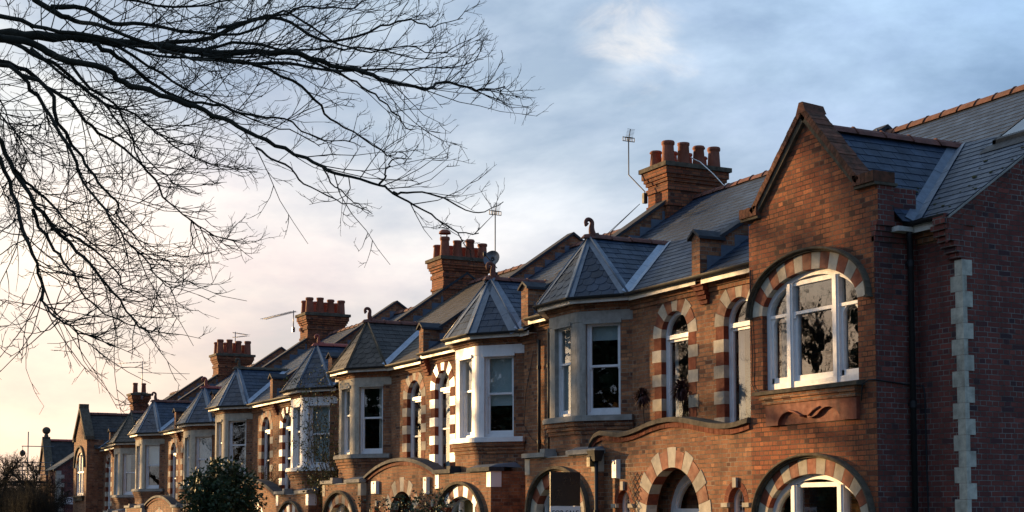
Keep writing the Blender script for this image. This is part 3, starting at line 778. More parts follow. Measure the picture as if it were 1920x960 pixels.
def porch(H, C, dz, prof, xL, xR, voussoir=('stone', 'terracotta'), brick='brick', coping='coping', kind='wave', door='frame'):
    """the shared porch: brick screen with a shaped parapet, big arch and two little windows"""
    F = Fr(0, -.8); zb = ZG + dz - .6
    top = [(x, z - .10) for x, z in prof]
    cu, w, zs, rise = C + .1, .86, -.08 + dz, .86
    hs = [arch_pts(cu, w, zb + .5, zs, rise)]
    sm = [C - 1.55, C + 2.02]
    hs += [arch_pts(s, .23, zb + 1.3, .16 + dz, .24, 12) for s in sm]
    mb = MB(); outer = [(xL, zb), (xR, zb)] + top[::-1]
    wall(mb, F, outer, hs, 0, .22)
    # back face of the parapet and balcony floor
    n = len(top)
    mb.add([(x, -.58, z) for x, z in top] + [(x, -.58, .95 + dz) for x, z in top], [(i, i + 1, n + i + 1, n + i) for i in range(n - 1)])
    for X in (xL, xR):
        z = top[0][1] if X == xL else top[-1][1]
        mb.add([(X, -.8, zb), (X, 0.02, zb), (X, 0.02, 1.0 + dz), (X, -.58, z), (X, -.8, z)], [(0, 1, 2, 3, 4)])
    mb.add([(xL, -.6, 1.0 + dz), (xR, -.6, 1.0 + dz), (xR, .01, 1.0 + dz), (xL, .01, 1.0 + dz)], [(0, 1, 2, 3)], 1)
    # a soldier course under the coping
    P = mb.build('porch', [brick, 'lead_dark'], H)
    cm = MB()
    for i in range(n - 1):
        (xa, za), (xb, zb2) = top[i], top[i + 1]
        dx, dzv = xb - xa, zb2 - za; l = math.hypot(dx, dzv); k = max(1, int(l / .115))
        for j in range(k):
            a0, a1 = j / k, (j + 1) / k - .06 / k * 1.0
            q = [(xa + dx * a0, za + dzv * a0), (xa + dx * a1, za + dzv * a1)]
            cm.hexa([(q[0][0], -.835, q[0][1] - .095), (q[1][0], -.835, q[1][1] - .095), (q[1][0], -.835, q[1][1] - .004), (q[0][0], -.835, q[0][1] - .004)],
                    [(q[0][0], -.79, q[0][1] - .095), (q[1][0], -.79, q[1][1] - .095), (q[1][0], -.79, q[1][1] - .004), (q[0][0], -.79, q[0][1] - .004)], 1, 1 + R.uniform(-.25, .25))
        cm.hexa([(xa, -.89, za), (xb, -.89, zb2), (xb, -.87, zb2 + .085), (xa, -.87, za + .085)], [(xa, -.54, za), (xb, -.54, zb2), (xb, -.54, zb2 + .10), (xa, -.54, za + .10)], 0)
    cm.build('coping', [coping, 'brick_plain'], P)
    am = MB(); voussoirs(am, F, cu, w, zs, rise, .30, 13, .008, .21, (0, 1), rag=.05)
    for s in sm:
        fbox(am, F, s - .05, s + .05, 0, .045, .40 + dz, .56 + dz, 0)
        voussoirs(am, F, s, .23, .16 + dz, .24, .11, 9, .004, .1, (2, 2))
        for q in (-1, 1): fbox(am, F, s + q * .30 - .09, s + q * .30 + .09, -.02, .04, .08 + dz, .15 + dz, 0)
    am.build('arch', [voussoir[0], voussoir[1], 'brick_plain'], P)
    for s in sm:
        wm = MB(); band_ring(wm, F, s, .23, .16 + dz, .24, -.045, 0, -.2, -.12, 14)
        for q in (-1, 1): fbox(wm, F, s + q * .2075 - .0225, s + q * .2075 + .0225, -.2, -.12, zb + 1.3, .16 + dz)
        for zz in [zb + 1.5 + k * .09 for k in range(14)]:
            if zz < .2 + dz: fbox(wm, F, s - .19, s + .19, -.165, -.158, zz, zz + .008)
        for uu in (-.06, .06): fbox(wm, F, s + uu, s + uu + .008, -.165, -.158, zb + 1.3, .34 + dz)
        wo = wm.build('window', 'frame', P)
        g = MB(); pts = arch_pts(s, .19, zb + 1.3, .16 + dz, .2, 10); g.add([F.p(u, -.17, z) for u, z in pts], [tuple(range(len(pts)))]); g.build('pane', 'glass_flat', wo)
    # doorway deep in the arch
    D = Fr(0, -.33); dm = MB()
    band_ring(dm, D, cu, .80, zs, .80, -.13, .0, -.1, 0, 22); band_ring(dm, D, cu, .80, zs, .80, -.17, -.13, -.1, -.03, 22)
    for q in (-1, 1): fbox(dm, D, cu + q * .735 - .065, cu + q * .735 + .065, -.1, 0, zb, zs)
    fbox(dm, D, cu - .67, cu + .67, -.1, .02, zs + .05, zs + .14)
    # door with small upper lights
    fbox(dm, D, cu - .67, cu + .67, -.09, -.05, zb, zs - .32); fbox(dm, D, cu - .67, cu + .67, -.09, -.05, zs - .02, zs + .05)
    for k in range(7): fbox(dm, D, cu - .67 + k * .215, cu - .67 + k * .215 + .05, -.09, -.05, zs - .32, zs - .02)
    do = dm.build('door', door, P)
    g = MB(); pts = arch_pts(cu, .66, zs + .1, zs + .1, .56, 14)[1:-1]; g.add([D.p(u, -.06, z) for u, z in pts], [tuple(range(len(pts)))])
    quad(g, D, cu - .66, cu + .66, zs - .33, zs - .01, -.075); g.build('pane', 'glass_flat', do)
    bk = MB(); bk.add([(cu - .9, -.3, zb), (cu - .8, -.3, zb), (cu - .8, -.3, 1.0 + dz), (cu - .9, -.3, 1.0 + dz)], [(0, 1, 2, 3)])
    wl = MB(); wall(wl, Fr(0, -.36), [(xL, zb), (xR, zb), (xR, .96 + dz), (xL, .96 + dz)], [arch_pts(cu, .79, zb + .05, zs, .79)] + [arch_pts(s, .3, zb + 1.2, .2 + dz, .3, 10) for s in sm], 0, .05)
    wl.build('porch_lining', brick, P)
    return P

# ------------------------------------------------------------------ the street
WAVE = [(-8.27, 1.02), (-8.26, 1.2), (-8.18, 1.38), (-8.02, 1.50), (-7.8, 1.545), (-7.5, 1.515), (-7.1, 1.475), (-6.75, 1.50), (-6.45, 1.545), (-6.1, 1.615), (-5.73, 1.66), (-5.4, 1.67),
        (-5.13, 1.655), (-4.8, 1.61), (-4.5, 1.56), (-4.2, 1.51), (-3.9, 1.475), (-3.6, 1.465), (-3.35, 1.485), (-3.05, 1.53)]
def segment(C, dz, hw=2.5, z0=1.16, pk=1.62):
    r = pk - z0; Rr = (hw * hw + r * r) / (2 * r)
    return [(C - hw * 1.0 + 2 * hw * k / 18, dz + pk - Rr + math.sqrt(Rr * Rr - (hw - 2 * hw * k / 18) ** 2)) for k in range(19)]

def terrace_house(n, x0, x1, c, C, dz, style, tiles, shape, hip, ridge, arch, amat, label, ins, hipw=.12, valley='lead_pale', main=None, fin=1.0, gins=None, hood='coping', ac=None, gcoping='stone_grey', fmat='fascia'):
    H = empty('terraced_house', ((x0 + x1) / 2, 0, ground_z((x0 + x1) / 2)), label, 'house', GROUP)
    W, F = main_wall(H, x0, x1, dz, [arch], [(c - 1.2, c + 1.2, 1.88, 3.75), (c - .6, c + 1.2, -1.8, .65)])
    arch_window(H, W, F, arch, dz, amat, ac, 2.25 + dz if n > 1 else None)
    b = upper_bay(H, c, dz, style, ins)
    ro = roof_main(H, x0, x1, dz, main or tiles, 'ridge')
    br, fm = bay_roof(H, c, dz, tiles, shape, hip, ridge, hipw, valley, fin)
    # the main gutter stops where the bay gutter takes over
    gz = 4.15 + dz
    gm = MB()
    for a, b2 in ((x0, c - 1.7), (c + 1.7, x1)):
        gutter_run(gm, a, b2, EY - .03, gz + .03)
        fm.box(a, b2, EY + .03, EY + .055, gz - .105, gz - .005); fm.box(a, b2, EY + .055, 0, gz - .06, gz - .05)
    gm.build('gutter', 'black', H); fm.build('fascia', fmat, H)
    ground_bay(H, c + (.3 if c > C else .3) if n != 1 else c + .27, dz, (amat[0],), hood, gins, gcoping)
    return H
# ---- near end house -------------------------------------------------------
def gable_house_near():
    C0 = -5.5
    H = empty('terraced_house', (-2.2, 0, 0), 'near end house with a steep brick gable, big striped arch windows and a skylight', 'house', GROUP)
    W, F = main_wall(H, C0, .92, 0, [-4.48], [(-2.9, -.2, 1.8, 3.75), (-2.8, -.25, -1.8, .7)], brick='brick_dark' if False else 'brick', rear=True)
    arch_window(H, W, F, -4.48, 0, ('stone', 'brick_plain'), ('side', [(0, .18)]))
    gz = 4.15; zr = roof_z(RY, gz)
    # side wall
    SZ = -2.3
    mb = MB(); X = .92
    poly = [(0, SZ), (BACK, SZ), (BACK, gz - .02), (RY, zr - .02), (0, gz + .18 - .02)]
    mb.add([(X, y, z) for y, z in poly], [tuple(range(len(poly)))])
    # thin skin of wall right of the re-entrant corner so the dark brick shows on both faces
    mb.box(.002, .92 - .002, -.006, .01, SZ, gz - .28)
    # corbelled kneeler at the eaves
    for k in range(6):
        mb.box(.62 + k * .012, .924 + .02 - .003 * k, -.30 + k * .048, .02 + .0 * k, gz - .11 - (k + 1) * .078, gz - .11 - k * .078 - .004)
    mb.box(.70, .945, -.33, .25, gz - .11, gz + .03)
    # verge bands following the rake
    for (o0, o1, pj) in ((-.12, -.02, .05), (-.24, -.125, .028), (-.36, -.243, .012)):
        for (ya, yb2, za, zb2) in ((-.28, RY, roof_z(-.28, gz), zr), (RY, BACK + .1, zr, gz)):
            mb.hexa([(X - .02, ya, za + o0), (X - .02, yb2, zb2 + o0), (X - .02, yb2, zb2 + o1), (X - .02, ya, za + o1)],
                    [(X + pj, ya, za + o0), (X + pj, yb2, zb2 + o0), (X + pj, yb2, zb2 + o1), (X + pj, ya, za + o1)])
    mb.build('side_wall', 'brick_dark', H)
    vm = MB()
    for (ya, yb2, za, zb2) in ((-.28, RY, roof_z(-.28, gz), zr), (RY, BACK + .1, zr, gz)):
        vm.hexa([(X - .03, ya, za - .018), (X - .03, yb2, zb2 - .018), (X - .03, yb2, zb2 + .012), (X - .03, ya, za + .012)],
                [(X + .07, ya, za - .018), (X + .07, yb2, zb2 - .018), (X + .07, yb2, zb2 + .012), (X + .07, ya, za + .012)])
    vm.build('verge_mortar', 'stone_grey', H)
    q = MB(); z = gz - .60; k = 0
    while z > SZ:
        wf, ws = (.14, .17) if k % 2 == 0 else (.23, .065)
        q.box(X - wf, X + .012, -.012 + R.uniform(-.002, .002), ws, z - .221, z, 0, 1 + R.uniform(-.12, .12)); z -= .225; k += 1
    q.build('quoin_stones', 'stone_cream', H)
    # gable block ---------------------------------------------------
    G = Fr(0, -.8); gx0, gx1 = -3.05, 0.0; ax = -1.52
    gw = MB(); cu = -1.545
    up = arch_pts(cu, 1.165, 1.92, 3.12, .58, 26); lo = arch_pts(-1.5, 1.14, -1.5, -.10, .68, 26)
    wall(gw, G, [(gx0, SZ), (gx1, SZ), (gx1, 4.16), (gx1 + .10, 4.16), (gx1 + .10, 4.72), (gx1 - .28, 4.72), (ax, 6.05), (gx0 + .28, 4.72), (gx0, 4.62)], [up, lo], 0, .12)
    gw.add([(gx0, -.8, SZ), (gx0, .0, SZ), (gx0, 0, 4.62), (gx0, -.8, 4.62)], [(0, 1, 2, 3)])
    # brick upstand behind the coping
    for (xa, za, xb, zb2) in ((gx0 - .0, 4.62, ax, 6.12), (ax, 6.12, gx1 + .0, 4.62)):
        gw.add([(xa, -.5, za), (xb, -.5, zb2), (xb, -.5, zb2 - .5), (xa, -.5, za - .5)], [(0, 1, 2, 3)])
    gwall = gw.build('gable_wall', 'brick_red', H)
    rt = MB(); rt.box(gx1 - .1, gx1 + .001, -.797, .0, SZ, 4.72)
    for k in range(4): rt.box(gx1 - .05, gx1 + .02 + .022 * k, -.8 - .004 * k, -.02, 4.12 - .075 * (3 - k), 4.12 - .075 * (3 - k) + .07)
    rt.box(gx1 - .05, gx1 + .098, -.797, -.50, 4.12, 4.74)
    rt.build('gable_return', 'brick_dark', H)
    am = MB(); voussoirs(am, G, cu, 1.165, 3.12, .58, .25, 15, .008, .12, (0, 1), .18)
    am.build('arch', ['stone', 'terracotta'], gwall); am = MB(); voussoirs(am, G, -1.5, 1.14, -.10, .68, .235, 15, .008, .12, (0, 1), .18)
    am.build('arch', ['stone', 'terracotta'], gwall)
    hm = MB()
    for (c_, w, zs, rise) in ((cu, 1.165, 3.12, .58), (-1.5, 1.14, -.10, .68)):
        t = .255 if c_ == cu else .24
        band_ring(hm, G, c_, w, zs, rise, t, t + .03, -.0, .05, 34); band_ring(hm, G, c_, w, zs, rise, t + .03, t + .068, 0, .10, 34)
        band_ring(hm, G, c_, w, zs, rise, t + .038, t + .056, .10, .11, 34)
        for s in (-1, 1): fbox(hm, G, c_ + s * (w + t + .045) - .045, c_ + s * (w + t + .045) + .045, 0, .1, zs - (.03 if c_ == cu else .6), zs + .0)
    hm.build('hood_mould', 'coping', gwall)
    # raked coping of brick on edge ---------------------------------
    cp = MB()
    for sg in (-1, 1):
        bx, bz = (gx1 - .24, 4.80) if sg > 0 else (gx0 + .20, 4.80)
        tx_, tz_ = ax, 6.17
        L = math.hypot(bx - tx_, bz - tz_); nb = 24
        ux, uz = (bx - tx_) / L, (bz - tz_) / L; nx, nz = (-uz * sg, ux * sg)
        if nz < 0: nx, nz = -nx, -nz
        for i in range(nb):
            a0, a1 = L * i / nb + .003, L * (i + 1) / nb - .003; e = R.uniform(-.006, .006)
            lo_, hi = -.035, .06 + e
            loop = [(tx_ + ux * a0 + nx * lo_, tz_ + uz * a0 + nz * lo_), (tx_ + ux * a1 + nx * lo_, tz_ + uz * a1 + nz * lo_), (tx_ + ux * a1 + nx * hi, tz_ + uz * a1 + nz * hi), (tx_ + ux * a0 + nx * hi, tz_ + uz * a0 + nz * hi)]
            cp.hexa([(x, -.90, z) for x, z in loop], [(x, -.56, z) for x, z in loop], 0, 1 + R.uniform(-.25, .25))
        loop = [(tx_ + nx * -.11, tz_ + nz * -.11 - .02), (bx + nx * -.10, bz + nz * -.10), (bx + nx * -.035, bz + nz * -.035), (tx_ + nx * -.035, tz_ + nz * -.035)]
        cp.hexa([(x, -.865, z) for x, z in loop], [(x, -.47, z) for x, z in loop], 1)
        # kneeler
        kx0, kx1 = (gx1 - .34, gx1 + .13) if sg > 0 else (gx0 - .13, gx0 + .34)
        for k in range(5):
            cp.box(kx0 + k * .094 + .002, kx0 + (k + 1) * .094 - .004, -.90, -.50, 4.745, 4.90 - .01 * (k % 2), 0, 1 + R.uniform(-.3, .1))
        cp.box(kx0, kx1, -.875, -.45, 4.70, 4.742, 1)
    cp.hexa([(ax - .12, -.905, 6.12), (ax + .12, -.905, 6.12), (ax + .045, -.905, 6.29), (ax - .045, -.905, 6.29)], [(ax - .12, -.50, 6.12), (ax + .12, -.50, 6.12), (ax + .045, -.50, 6.26), (ax - .045, -.50, 6.26)], 0)
    cp.build('coping', ['brick_coping', 'coping'], gwall)
    # windows ------------------------------------------------------
    def big(cu, w, z0, zs, rise, zt, ins, horn):
        mb = MB(); d0, d1 = -.19, -.09; b = .08
        band_ring(mb, G, cu, w, zs, rise, -b, 0, d0, d1, 30)
        fbox(mb, G, cu - w, cu - w + b, d0, d1, z0, zs); fbox(mb, G, cu + w - b, cu + w, d0, d1, z0, zs)
        topz = lambda u: zs + (rise - b) * math.sqrt(max(0, 1 - ((u - cu) / (w - b)) ** 2))
        for m in (cu - .56, cu + .56):
            zt2 = max(min(topz(m - .075), topz(m + .075)), 0) + .03
            fbox(mb, G, m - .075, m + .075, d0, d1 + .012, z0, zt2); fbox(mb, G, m - .035, m + .035, d0, d1 + .03, z0, zt2)
        fbox(mb, G, cu - w + b, cu + w - b, d0, d1 + .005, z0, z0 + .10)
        hz = topz(cu + .5) - .05
        fbox(mb, G, cu - .485, cu + .485, d0, d1 - .02, hz, hz + .07)
        # sashes
        fbox(mb, G, cu - .485, cu + .485, d0, d1 - .015, zt - .025, zt + .025)
        for s in (-1, 1):
            a, e = (cu - w + b, cu - .635) if s < 0 else (cu + .635, cu + w - b)
            fbox(mb, G, a, e, d0, d1 - .01, zt - .025, zt + .025)
            fbox(mb, G, a, a + .05, d0, d1 - .035, z0 + .1, zt); fbox(mb, G, e - .05, e, d0, d1 - .035, z0 + .1, zt)
            fbox(mb, G, a, e, d0, d1 - .035, z0 + .1, z0 + .19)
            # rounded shoulders of the lower side sashes
            for t in range(6):
                zz = zt - .025 - t * .02; ww = .05 + .075 * (1 - t / 6) ** 2
                fbox(mb, G, a, a + ww, d0 + .01, d1 - .034, zz - .02, zz); fbox(mb, G, e - ww, e, d0 + .01, d1 - .034, zz - .02, zz)
        fbox(mb, G, cu - .485, cu - .43, d0, d1 - .04, z0 + .1, zt); fbox(mb, G, cu + .43, cu + .485, d0, d1 - .04, z0 + .1, zt)
        fbox(mb, G, cu - .43, cu + .43, d0, d1 - .04, z0 + .1, z0 + .19)
        for s in (-1, 1):
            fbox(mb, G, cu + s * .46 - .022, cu + s * .46 + .022, d0 + .02, d1 - .01, zt - .08, zt - .025)
        wo = mb.build('window', 'frame', H)
        g = MB()
        pts = arch_pts(cu, w - b + .01, zt, max(zs, zt), rise - b, 26)
        if zs < zt: pts = [(cu - (w - b), zt)] + [p for p in pts[1:-1] if p[1] > zt] + [(cu + (w - b), zt)]
        g.add([G.p(u, -.15, z) for u, z in pts], [tuple(range(len(pts)))])
        for a, e in ((cu - w + b + .04, cu - .68), (cu - .44, cu + .44), (cu + .68, cu + w - b - .04)): quad(g, G, a, e, z0 + .18, zt, -.165)
        g.build('pane', 'glass', wo)
        if ins:
            cm = MB()
            for a, e in ins: folds(cm, G, a, e, z0, zs + .3, -.34, .03, .1)
            cm.build('curtain', 'curtain', wo)
        return wo
    big(cu, 1.165, 1.92, 3.12, .58, 3.085, [(cu - 1.1, cu - .72), (cu + .83, cu + 1.1)], True)
    big(-1.5, 1.14, -1.5, -.10, .68, -.55, None, False)
    sm = MB(); sm.box(-2.80, -.24, -.965, -.72, 1.835, 1.885); sm.hexa([(-2.80, -.965, 1.886), (-.24, -.965, 1.886), (-.24, -.72, 1.886), (-2.80, -.72, 1.886)], [(-2.80, -.93, 1.90), (-.24, -.93, 1.90), (-.24, -.70, 1.925), (-2.80, -.70, 1.925)])
    sm.build('sill', 'coping', gwall)
    ap = MB()
    ap.box(-2.66, -.33, -.925, -.79, 1.757, 1.833, 1); ap.box(-2.62, -.35, -.895, -.79, 1.68, 1.755, 1)
    prof = [(-2.56, 1.675), (-2.56, 1.345), (-2.25, 1.345)] + [(-2.25 + .0 + .28 * (1 - math.cos(PI / 2 * k / 6)), 1.345 + .20 * math.sin(PI / 2 * k / 6)) for k in range(1, 7)]
    prof += [(-1.85, 1.53), (-1.74, 1.47), (-1.66, 1.44), (-1.60, 1.435), (-1.58, 1.47), (-1.52, 1.47), (-1.50, 1.42), (-1.40, 1.425), (-1.28, 1.46), (-1.18, 1.53), (-1.08, 1.565), (-.98, 1.565), (-.88, 1.54), (-.80, 1.49), (-.75, 1.43), (-.73, 1.36), (-.36, 1.345), (-.36, 1.675)]
    fprism(ap, G, prof, -.01, .07, 0); ap.box(-2.3, -.6, -.815, -.79, 1.35, 1.6, 0)
    ap.tube([(-1.95, -.872, 1.56), (-1.8, -.885, 1.53), (-1.66, -.89, 1.47), (-1.6, -.885, 1.46)], .018, 6); ap.tube([(-1.2, -.872, 1.57), (-1.35, -.885, 1.53), (-1.47, -.89, 1.46)], .018, 6)
    ap.build('apron_panel', ['terracotta', 'brick'], gwall)
    # roofs ---------------------------------------------------------
    rz = 4.17; zr2 = roof_z(RY, rz); mb = MB()
    slates(mb, [(C0, EY - .04, rz - .03), (.97, EY - .04, rz - .03), (.97, RY, zr2), (C0, RY, zr2)], .3, .2, 'rect', 0, .25, slip=.012)
    mb.add([(C0, RY, zr2 - .01), (.97, RY, zr2 - .01), (.97, BACK + .2, rz - .15), (C0, BACK + .2, rz - .15)], [(0, 1, 2, 3)])
    ro = mb.build('roof', 'slate', H)
    rm = MB(); ridge_tiles(rm, (C0, RY, zr2), (1.0, RY, zr2), .13, .42); rm.build('ridge_tiles', 'ridge_orange', ro)
    az = 5.93; kx = (az - rz) / 1.74
    A, B = Vector((ax, -.46, az)), Vector((ax, EY + (az - rz) / SL, az))
    gr = MB()
    for s in (-1, 1):
        v = Vector((ax + s * 1.74, EY, rz)); e = Vector((ax + s * 1.74, -.46, rz))
        slates(gr, [A, B, v, e], .3, .2, 'rect', 0, .2, slip=.01)
    go = gr.build('gable_roof', 'slate', H)
    rm = MB(); ridge_tiles(rm, A, B + Vector((0, .08, 0)), .12, .5); rm.build('ridge_tiles', 'ridge', go)
    vm = MB()
    for s in (-1, 1):
        p = Vector((ax + s * 1.74, EY, rz)); nn = (p - B).cross(A - B).normalized(); nn = nn if nn.z > 0 else -nn
        nm = Vector((0, -SL, 1)).normalized()
        for n_, tow in ((nn, A - p), (nm, Vector((s * 3, 3, 2)))):
            side = (p - B).cross(n_).normalized()
            if side.dot(tow) < 0: side = -side
            strip3(vm, p + side * .07, B + side * .07, n_, .15, .022, 0, .004, 5)
    vm.build('valley_lead', 'lead', go)
    # moss clumps
    ms = MB()
    for k in range(46):
        t = R.random(); x = ax + 1.74 * (1 - t * .35) - R.uniform(0, .9) * (1 - t); y = R.uniform(-.3, 1.6)
        if R.random() < .5:
            z = az - (x - ax) / 1.74 * (az - rz); 
            if z < roof_z(y, rz) - .02: continue
        else: x = R.uniform(.05, .9); z = roof_z(y, rz)
        r = R.uniform(.015, .04); ms.lathe(x, y, [(r, z), (r * .9, z + r * .5), (.002, z + r * .8)], 6)
    tag(ms.build('moss', 'moss', ro, True, False), kind='stuff')
    # skylight
    S = lambda x, y, h: (x, y, roof_z(y, rz) + h)
    sk = MB(); xa, xb, ya, yb2 = -.28, .62, 1.80, 2.75
    for (a, b2, c_, d) in ((xa, xa + .07, ya, yb2), (xb - .07, xb, ya, yb2), (xa, xb, ya, ya + .07), (xa, xb, yb2 - .07, yb2)):
        sk.hexa([S(a, c_, 0), S(b2, c_, 0), S(b2, d, 0), S(a, d, 0)], [S(a, c_, .11), S(b2, c_, .11), S(b2, d, .11), S(a, d, .11)])
    sk.hexa([S(xa - .12, ya - .18, .02), S(xb + .12, ya - .18, .02), S(xb + .12, ya, .04), S(xa - .12, ya, .04)], [S(xa - .12, ya - .18, .026), S(xb + .12, ya - .18, .026), S(xb + .12, ya, .046), S(xa - .12, ya, .046)])
    so = sk.build('skylight', 'black', ro)
    g = MB(); g.add([S(xa + .07, ya + .07, .10), S(xb - .07, ya + .07, .10), S(xb - .07, yb2 - .07, .10), S(xa + .07, yb2 - .07, .10)], [(0, 1, 2, 3)]); g.build('pane', 'glass_flat', so)
    # eaves
    gm = MB(); gutter_run(gm, C0, gx0, EY - .03, gz + .03); gutter_run(gm, .03, .93, EY - .03, gz + .03); gm.build('gutter', 'black', H)
    fm = MB()
    for a, b2 in ((C0 + .18, gx0), (.02, .93)):
        fm.box(a, b2, EY + .03, EY + .055, gz - .12, gz - .005); fm.box(a, b2, EY + .055, 0, gz - .06, gz - .05)
    fm.box(.02, .2, -.52, EY + .02, gz - .11, gz - .04); fm.build('fascia', 'fascia', H)
    cb = MB(); corbel(cb, C0, gz); cb.build('corbel', 'brick_plain', H)
    parapet(H, C0, gz, .13, o=.14)
    # soil pipe in the re-entrant corner
    pm = MB(); pm.tube([(.16, -.28, 4.10), (.16, -.28, 3.98), (.085, -.2, 3.86), (.085, -.2, -2.2)], .042, 10)
    for z in (3.6, 1.55, -.5): pm.lathe(.085, -.2, [(.055, z - .05), (.055, z + .05)], 10); pm.box(.0, .09, -.23, -.17, z - .02, z + .02)
    pm.build('downpipe', 'black', H)
    return H

H0 = gable_house_near()
porch(H0, -5.5, 0, WAVE, -8.27, -3.05)

ST, RB = 'stone', 'brick_plain'
H1 = terrace_house(1, -12.0, -5.5, -9.5, -5.5, 0, 'stone', 'slate', 'scallop', 'lead', 'ridge', -6.52, (ST, RB),
    'house with the grey stone bay and fish-scale slate turret, beside the wavy-topped porch', [('side', [(0, .35)]), ('blind', .17)], hood='coping', gins=('nets',), gcoping='stone_grey', ac=('side', [(0, .15)]))
H2 = terrace_house(2, -17.9, -12.0, -14.1, -17.9, -.22, 'white', 'slate', 'rect', 'lead', 'ridge', -17.02, ('white', RB),
    'house with the white painted bay, wide lead hips and half drawn blinds', [('side', [(.05, .4)]), ('blind', .62)], hipw=.2, gins=('blind', .4, 'warm'), hood='coping', gcoping='lead_dark', ac=('blind', .95))
H3 = terrace_house(3, -24.1, -17.9, -21.85, -17.9, -.33, 'cream', 'slate_old', 'scallop', 'coping', 'ridge', -18.8, (ST, RB),
    'house with mossy old brown slates on its turret and a cream stone bay', [('side', [(0, .5)]), ('side', [(.72, 1)])], hipw=.05, main='slate_old', gins=('blind', .9, 'warm'))
H4 = terrace_house(4, -30.15, -24.1, -26.0, -30.15, -.57, 'white', 'slate', 'rect', 'lead', 'ridge_red', -29.1, ('white', RB),
    'house with the white bay half hidden by a yellowing climber', [None, ('blind', .95)], hipw=.05, fin=.8)
H5 = terrace_house(5, -36.5, -30.15, -34.3, -30.15, -.57, 'cream', 'slate', 'rect', 'lead', 'coping', -31.3, (ST, RB),
    'house with the cream stone bay above the laurel bush, sixth from the near end', [None, ('side', [(.75, 1)])], hipw=.12, fin=.9)
H6 = terrace_house(6, -42.55, -36.5, -38.6, -42.55, -.92, 'cream', 'slate', 'rect', 'lead', 'ridge_red', -41.6, (ST, RB),
    'house whose bay window has pleated net curtains behind the laurel bush', [('nets',), ('nets',)], hipw=.1)
H7 = terrace_house(7, -48.9, -42.55, -46.5, -42.55, -.92, 'cream', 'slate', 'rect', 'lead', 'ridge', -43.5, (ST, RB),
    'house with the second furthest bay, its steep blue slate turret before the tall aerial', [None, ('blind', .5)], hipw=.1)
H8 = terrace_house(8, -54.9, -48.9, -50.7, -54.9, -1.13, 'cream', 'slate_old', 'rect', 'coping', 'ridge', -53.6, (ST, RB),
    'house with the furthest bay and a dull brown turret next to the far gable', [None, ('side', [(0, .4)])], hipw=.05, fin=0)
DZ = {1: 0, 2: -.22, 3: -.33, 4: -.57, 5: -.57, 6: -.92, 7: -.92, 8: -1.13}
# shared walls, corbels, chimneys
for Hh, X, dz in ((H3, -17.9, -.28), (H5, -30.15, -.57), (H7, -42.55, -.92), (H8, -54.75, -1.14)):
    parapet(Hh, X, 4.15 + dz, .13, cap='terracotta')
    cb = MB(); corbel(cb, X, 4.15 + dz); cb.build('corbel', 'brick_plain', Hh)
for Hh, X, dz in ((H1, -12.2, -.02), (H3, -24.6, -.4), (H5, -37.1, -.6), (H7, -49.2, -.98)):
    parapet(Hh, X, 4.15 + dz, .16)
for Hh, C, dz, cp, vs in ((H2, -17.75, -.27, 'lead_dark', (ST, 'terracotta')), (H4, -30.1, -.57, 'lead_dark', ('white', 'terracotta')), (H6, -42.5, -.95, 'lead_dark', (ST, 'terracotta'))):
    pr_ = segment(C, dz); porch(Hh, C, dz, pr_, pr_[0][0], pr_[-1][0], vs, 'brick', cp, 'seg', 'door_blue')
def pots_for(x0, x1, y0, y1, hs):
    out = []; n = len(hs)
    for i, h in enumerate(hs):
        row = i % 2; k = i // 2; m = (n + 1) // 2
        out.append((x1 - .17 if row == 0 else x0 + .17, y0 + .12 + (y1 - y0 - .24) * (k + (.0 if row == 0 else .0)) / (m - 1), h, .15))
    return [(a, b, h * .70, .152) for a, b, h, r in out]
stack_1 = chimney(H1, -12.76, -11.9, 3.32, 4.82, 5.9, 7.96, pots_for(-12.76, -11.9, 3.32, 4.82, [.74, .56, .74, .6, .70, .6, .72, .56]))
stack_2 = chimney(H3, -25.3, -24.43, 3.32, 4.82, 5.6, 7.70, pots_for(-25.3, -24.43, 3.32, 4.82, [.86, .62, .74, .62, .84, .6, .70, .62]), cowl=0)
stack_3 = chimney(H5, -37.75, -36.88, 3.32, 4.82, 5.3, 7.46, pots_for(-37.75, -36.88, 3.32, 4.82, [.82, .74, .84, .72, .78, .7, .76, .7]))
stack_4 = chimney(H7, -49.85, -48.98, 3.32, 4.82, 5.0, 7.05, pots_for(-49.85, -48.98, 3.32, 4.82, [.90, .8, .92, .8, .86, .8, .88, .7]))

